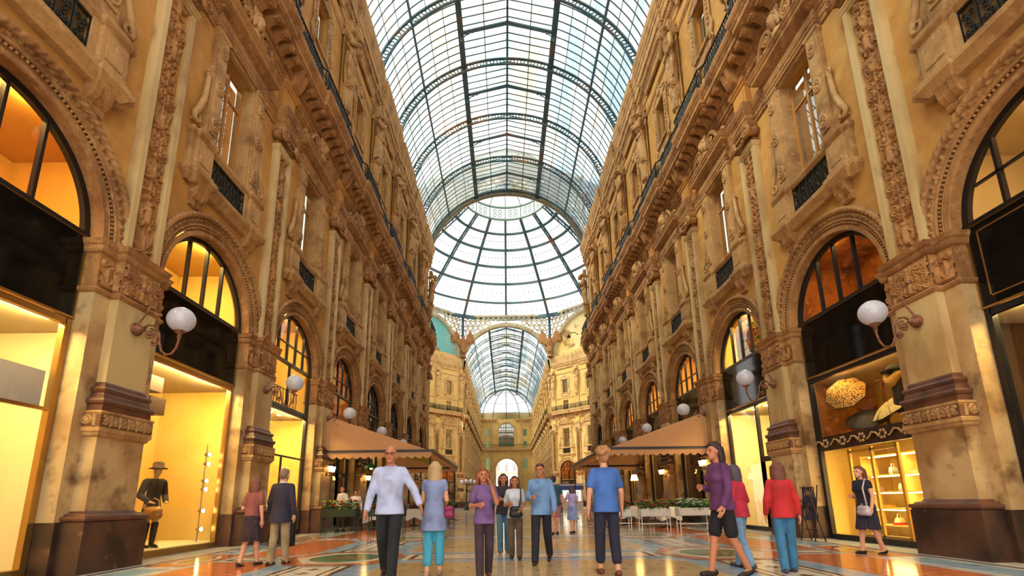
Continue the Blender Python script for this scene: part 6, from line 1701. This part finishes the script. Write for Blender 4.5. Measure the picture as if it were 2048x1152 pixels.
person('shorter waiter in a white shirt behind the red flowers, on the right', -5.86, 17.7, 1.42, PI+.2, dict(stride=.0, arms=('hang','hang')), cloth('waiter_white', (226,214,206)), cloth('waiter_black', (36,30,30)), (50,34,28), 1, 'long', 'trousers', False, (20,18,18))
far = [(-1.2,26,1.6,0,(70,120,170),(50,60,90),'person in a bright blue top walking away past the left cafe'),(-2.4,38,1.65,PI,(60,60,70),(40,40,50),'person in a grey top near the far left cafe end'),(2.4,31,1.6,.2,(210,120,60),(60,70,100),'person in an orange top beyond the right cafe'),(.6,44,1.7,PI,(230,230,230),(70,80,110),'person in a white top entering the crossing'),
       (-1.0,60,1.7,0,(90,40,50),(40,40,50),'tiny person in maroon under the dome centre'),(1.6,66,1.7,PI,(60,80,120),(50,50,60),'tiny person in blue beneath the far side of the dome'),(3.6,36,1.62,PI,(200,160,190),(80,80,120),'person in a pale pink top by the kiosk'),(-.2,34,1.62,0,(240,190,90),(60,60,80),'person in a yellow top in mid arcade')]
for x, y, H, a, c1, c2, lab in far:
    person(lab, x, y, H, a, dict(stride=.4, arms=('hang','hang')), cloth('far_%d_%d_%d' % c1, c1), cloth('far_%d_%d_%d' % c2, c2), (70,50,40), 1, 'short', 'trousers', bool(int(y) % 2), vox=.02, hairlen=1)

# ================================================================== camera, sky, sun
cam = bpy.data.cameras.new('camera'); co = bpy.data.objects.new('camera', cam); C.objects.link(co); scene.camera = co
pit, yaw, rol = math.radians(11.98372), math.radians(.49712), math.radians(-.76518)
fw = Vector((math.sin(yaw)*math.cos(pit), math.cos(yaw)*math.cos(pit), math.sin(pit)))
r0_ = Vector((math.cos(yaw), -math.sin(yaw), 0)); u0_ = r0_.cross(fw)
c, s = math.cos(rol), math.sin(rol)
rt = r0_*c+u0_*s; up = u0_*c-r0_*s
mx = Matrix((rt, up, -fw)).transposed().to_4x4(); mx.translation = Vector((-.45799, 0, .99511)); co.matrix_world = mx
cam.sensor_width = 36; cam.lens = 957.758/2048*36; cam.shift_x = .003516; cam.shift_y = .10825; cam.clip_end = 600; cam.clip_start = .05

w = bpy.data.worlds.new('sky'); scene.world = w; w.use_nodes = True
bg = w.node_tree.nodes['Background']; bg.inputs['Color'].default_value = (1,.975,.93,1); bg.inputs['Strength'].default_value = 2.6
sun = bpy.data.lights.new('sun', 'SUN'); so = bpy.data.objects.new('sun', sun); C.objects.link(so)
sun.energy = 10; sun.angle = math.radians(18); sun.color = (1,.86,.62)
so.rotation_euler = Vector((.66,.2,-.72)).to_track_quat('-Z','Y').to_euler()
scene.view_settings.view_transform = 'Standard'; scene.view_settings.look = 'None'; scene.view_settings.gamma = 1; scene.view_settings.use_curve_mapping = False
scene.view_settings.exposure = -.02
scene.cycles.max_bounces = 6; scene.cycles.diffuse_bounces = 2; scene.cycles.glossy_bounces = 3; scene.cycles.transparent_max_bounces = 10; scene.cycles.caustics_reflective = False; scene.cycles.caustics_refractive = False
scene.cycles.use_denoising = True; scene.cycles.sample_clamp_indirect = 6
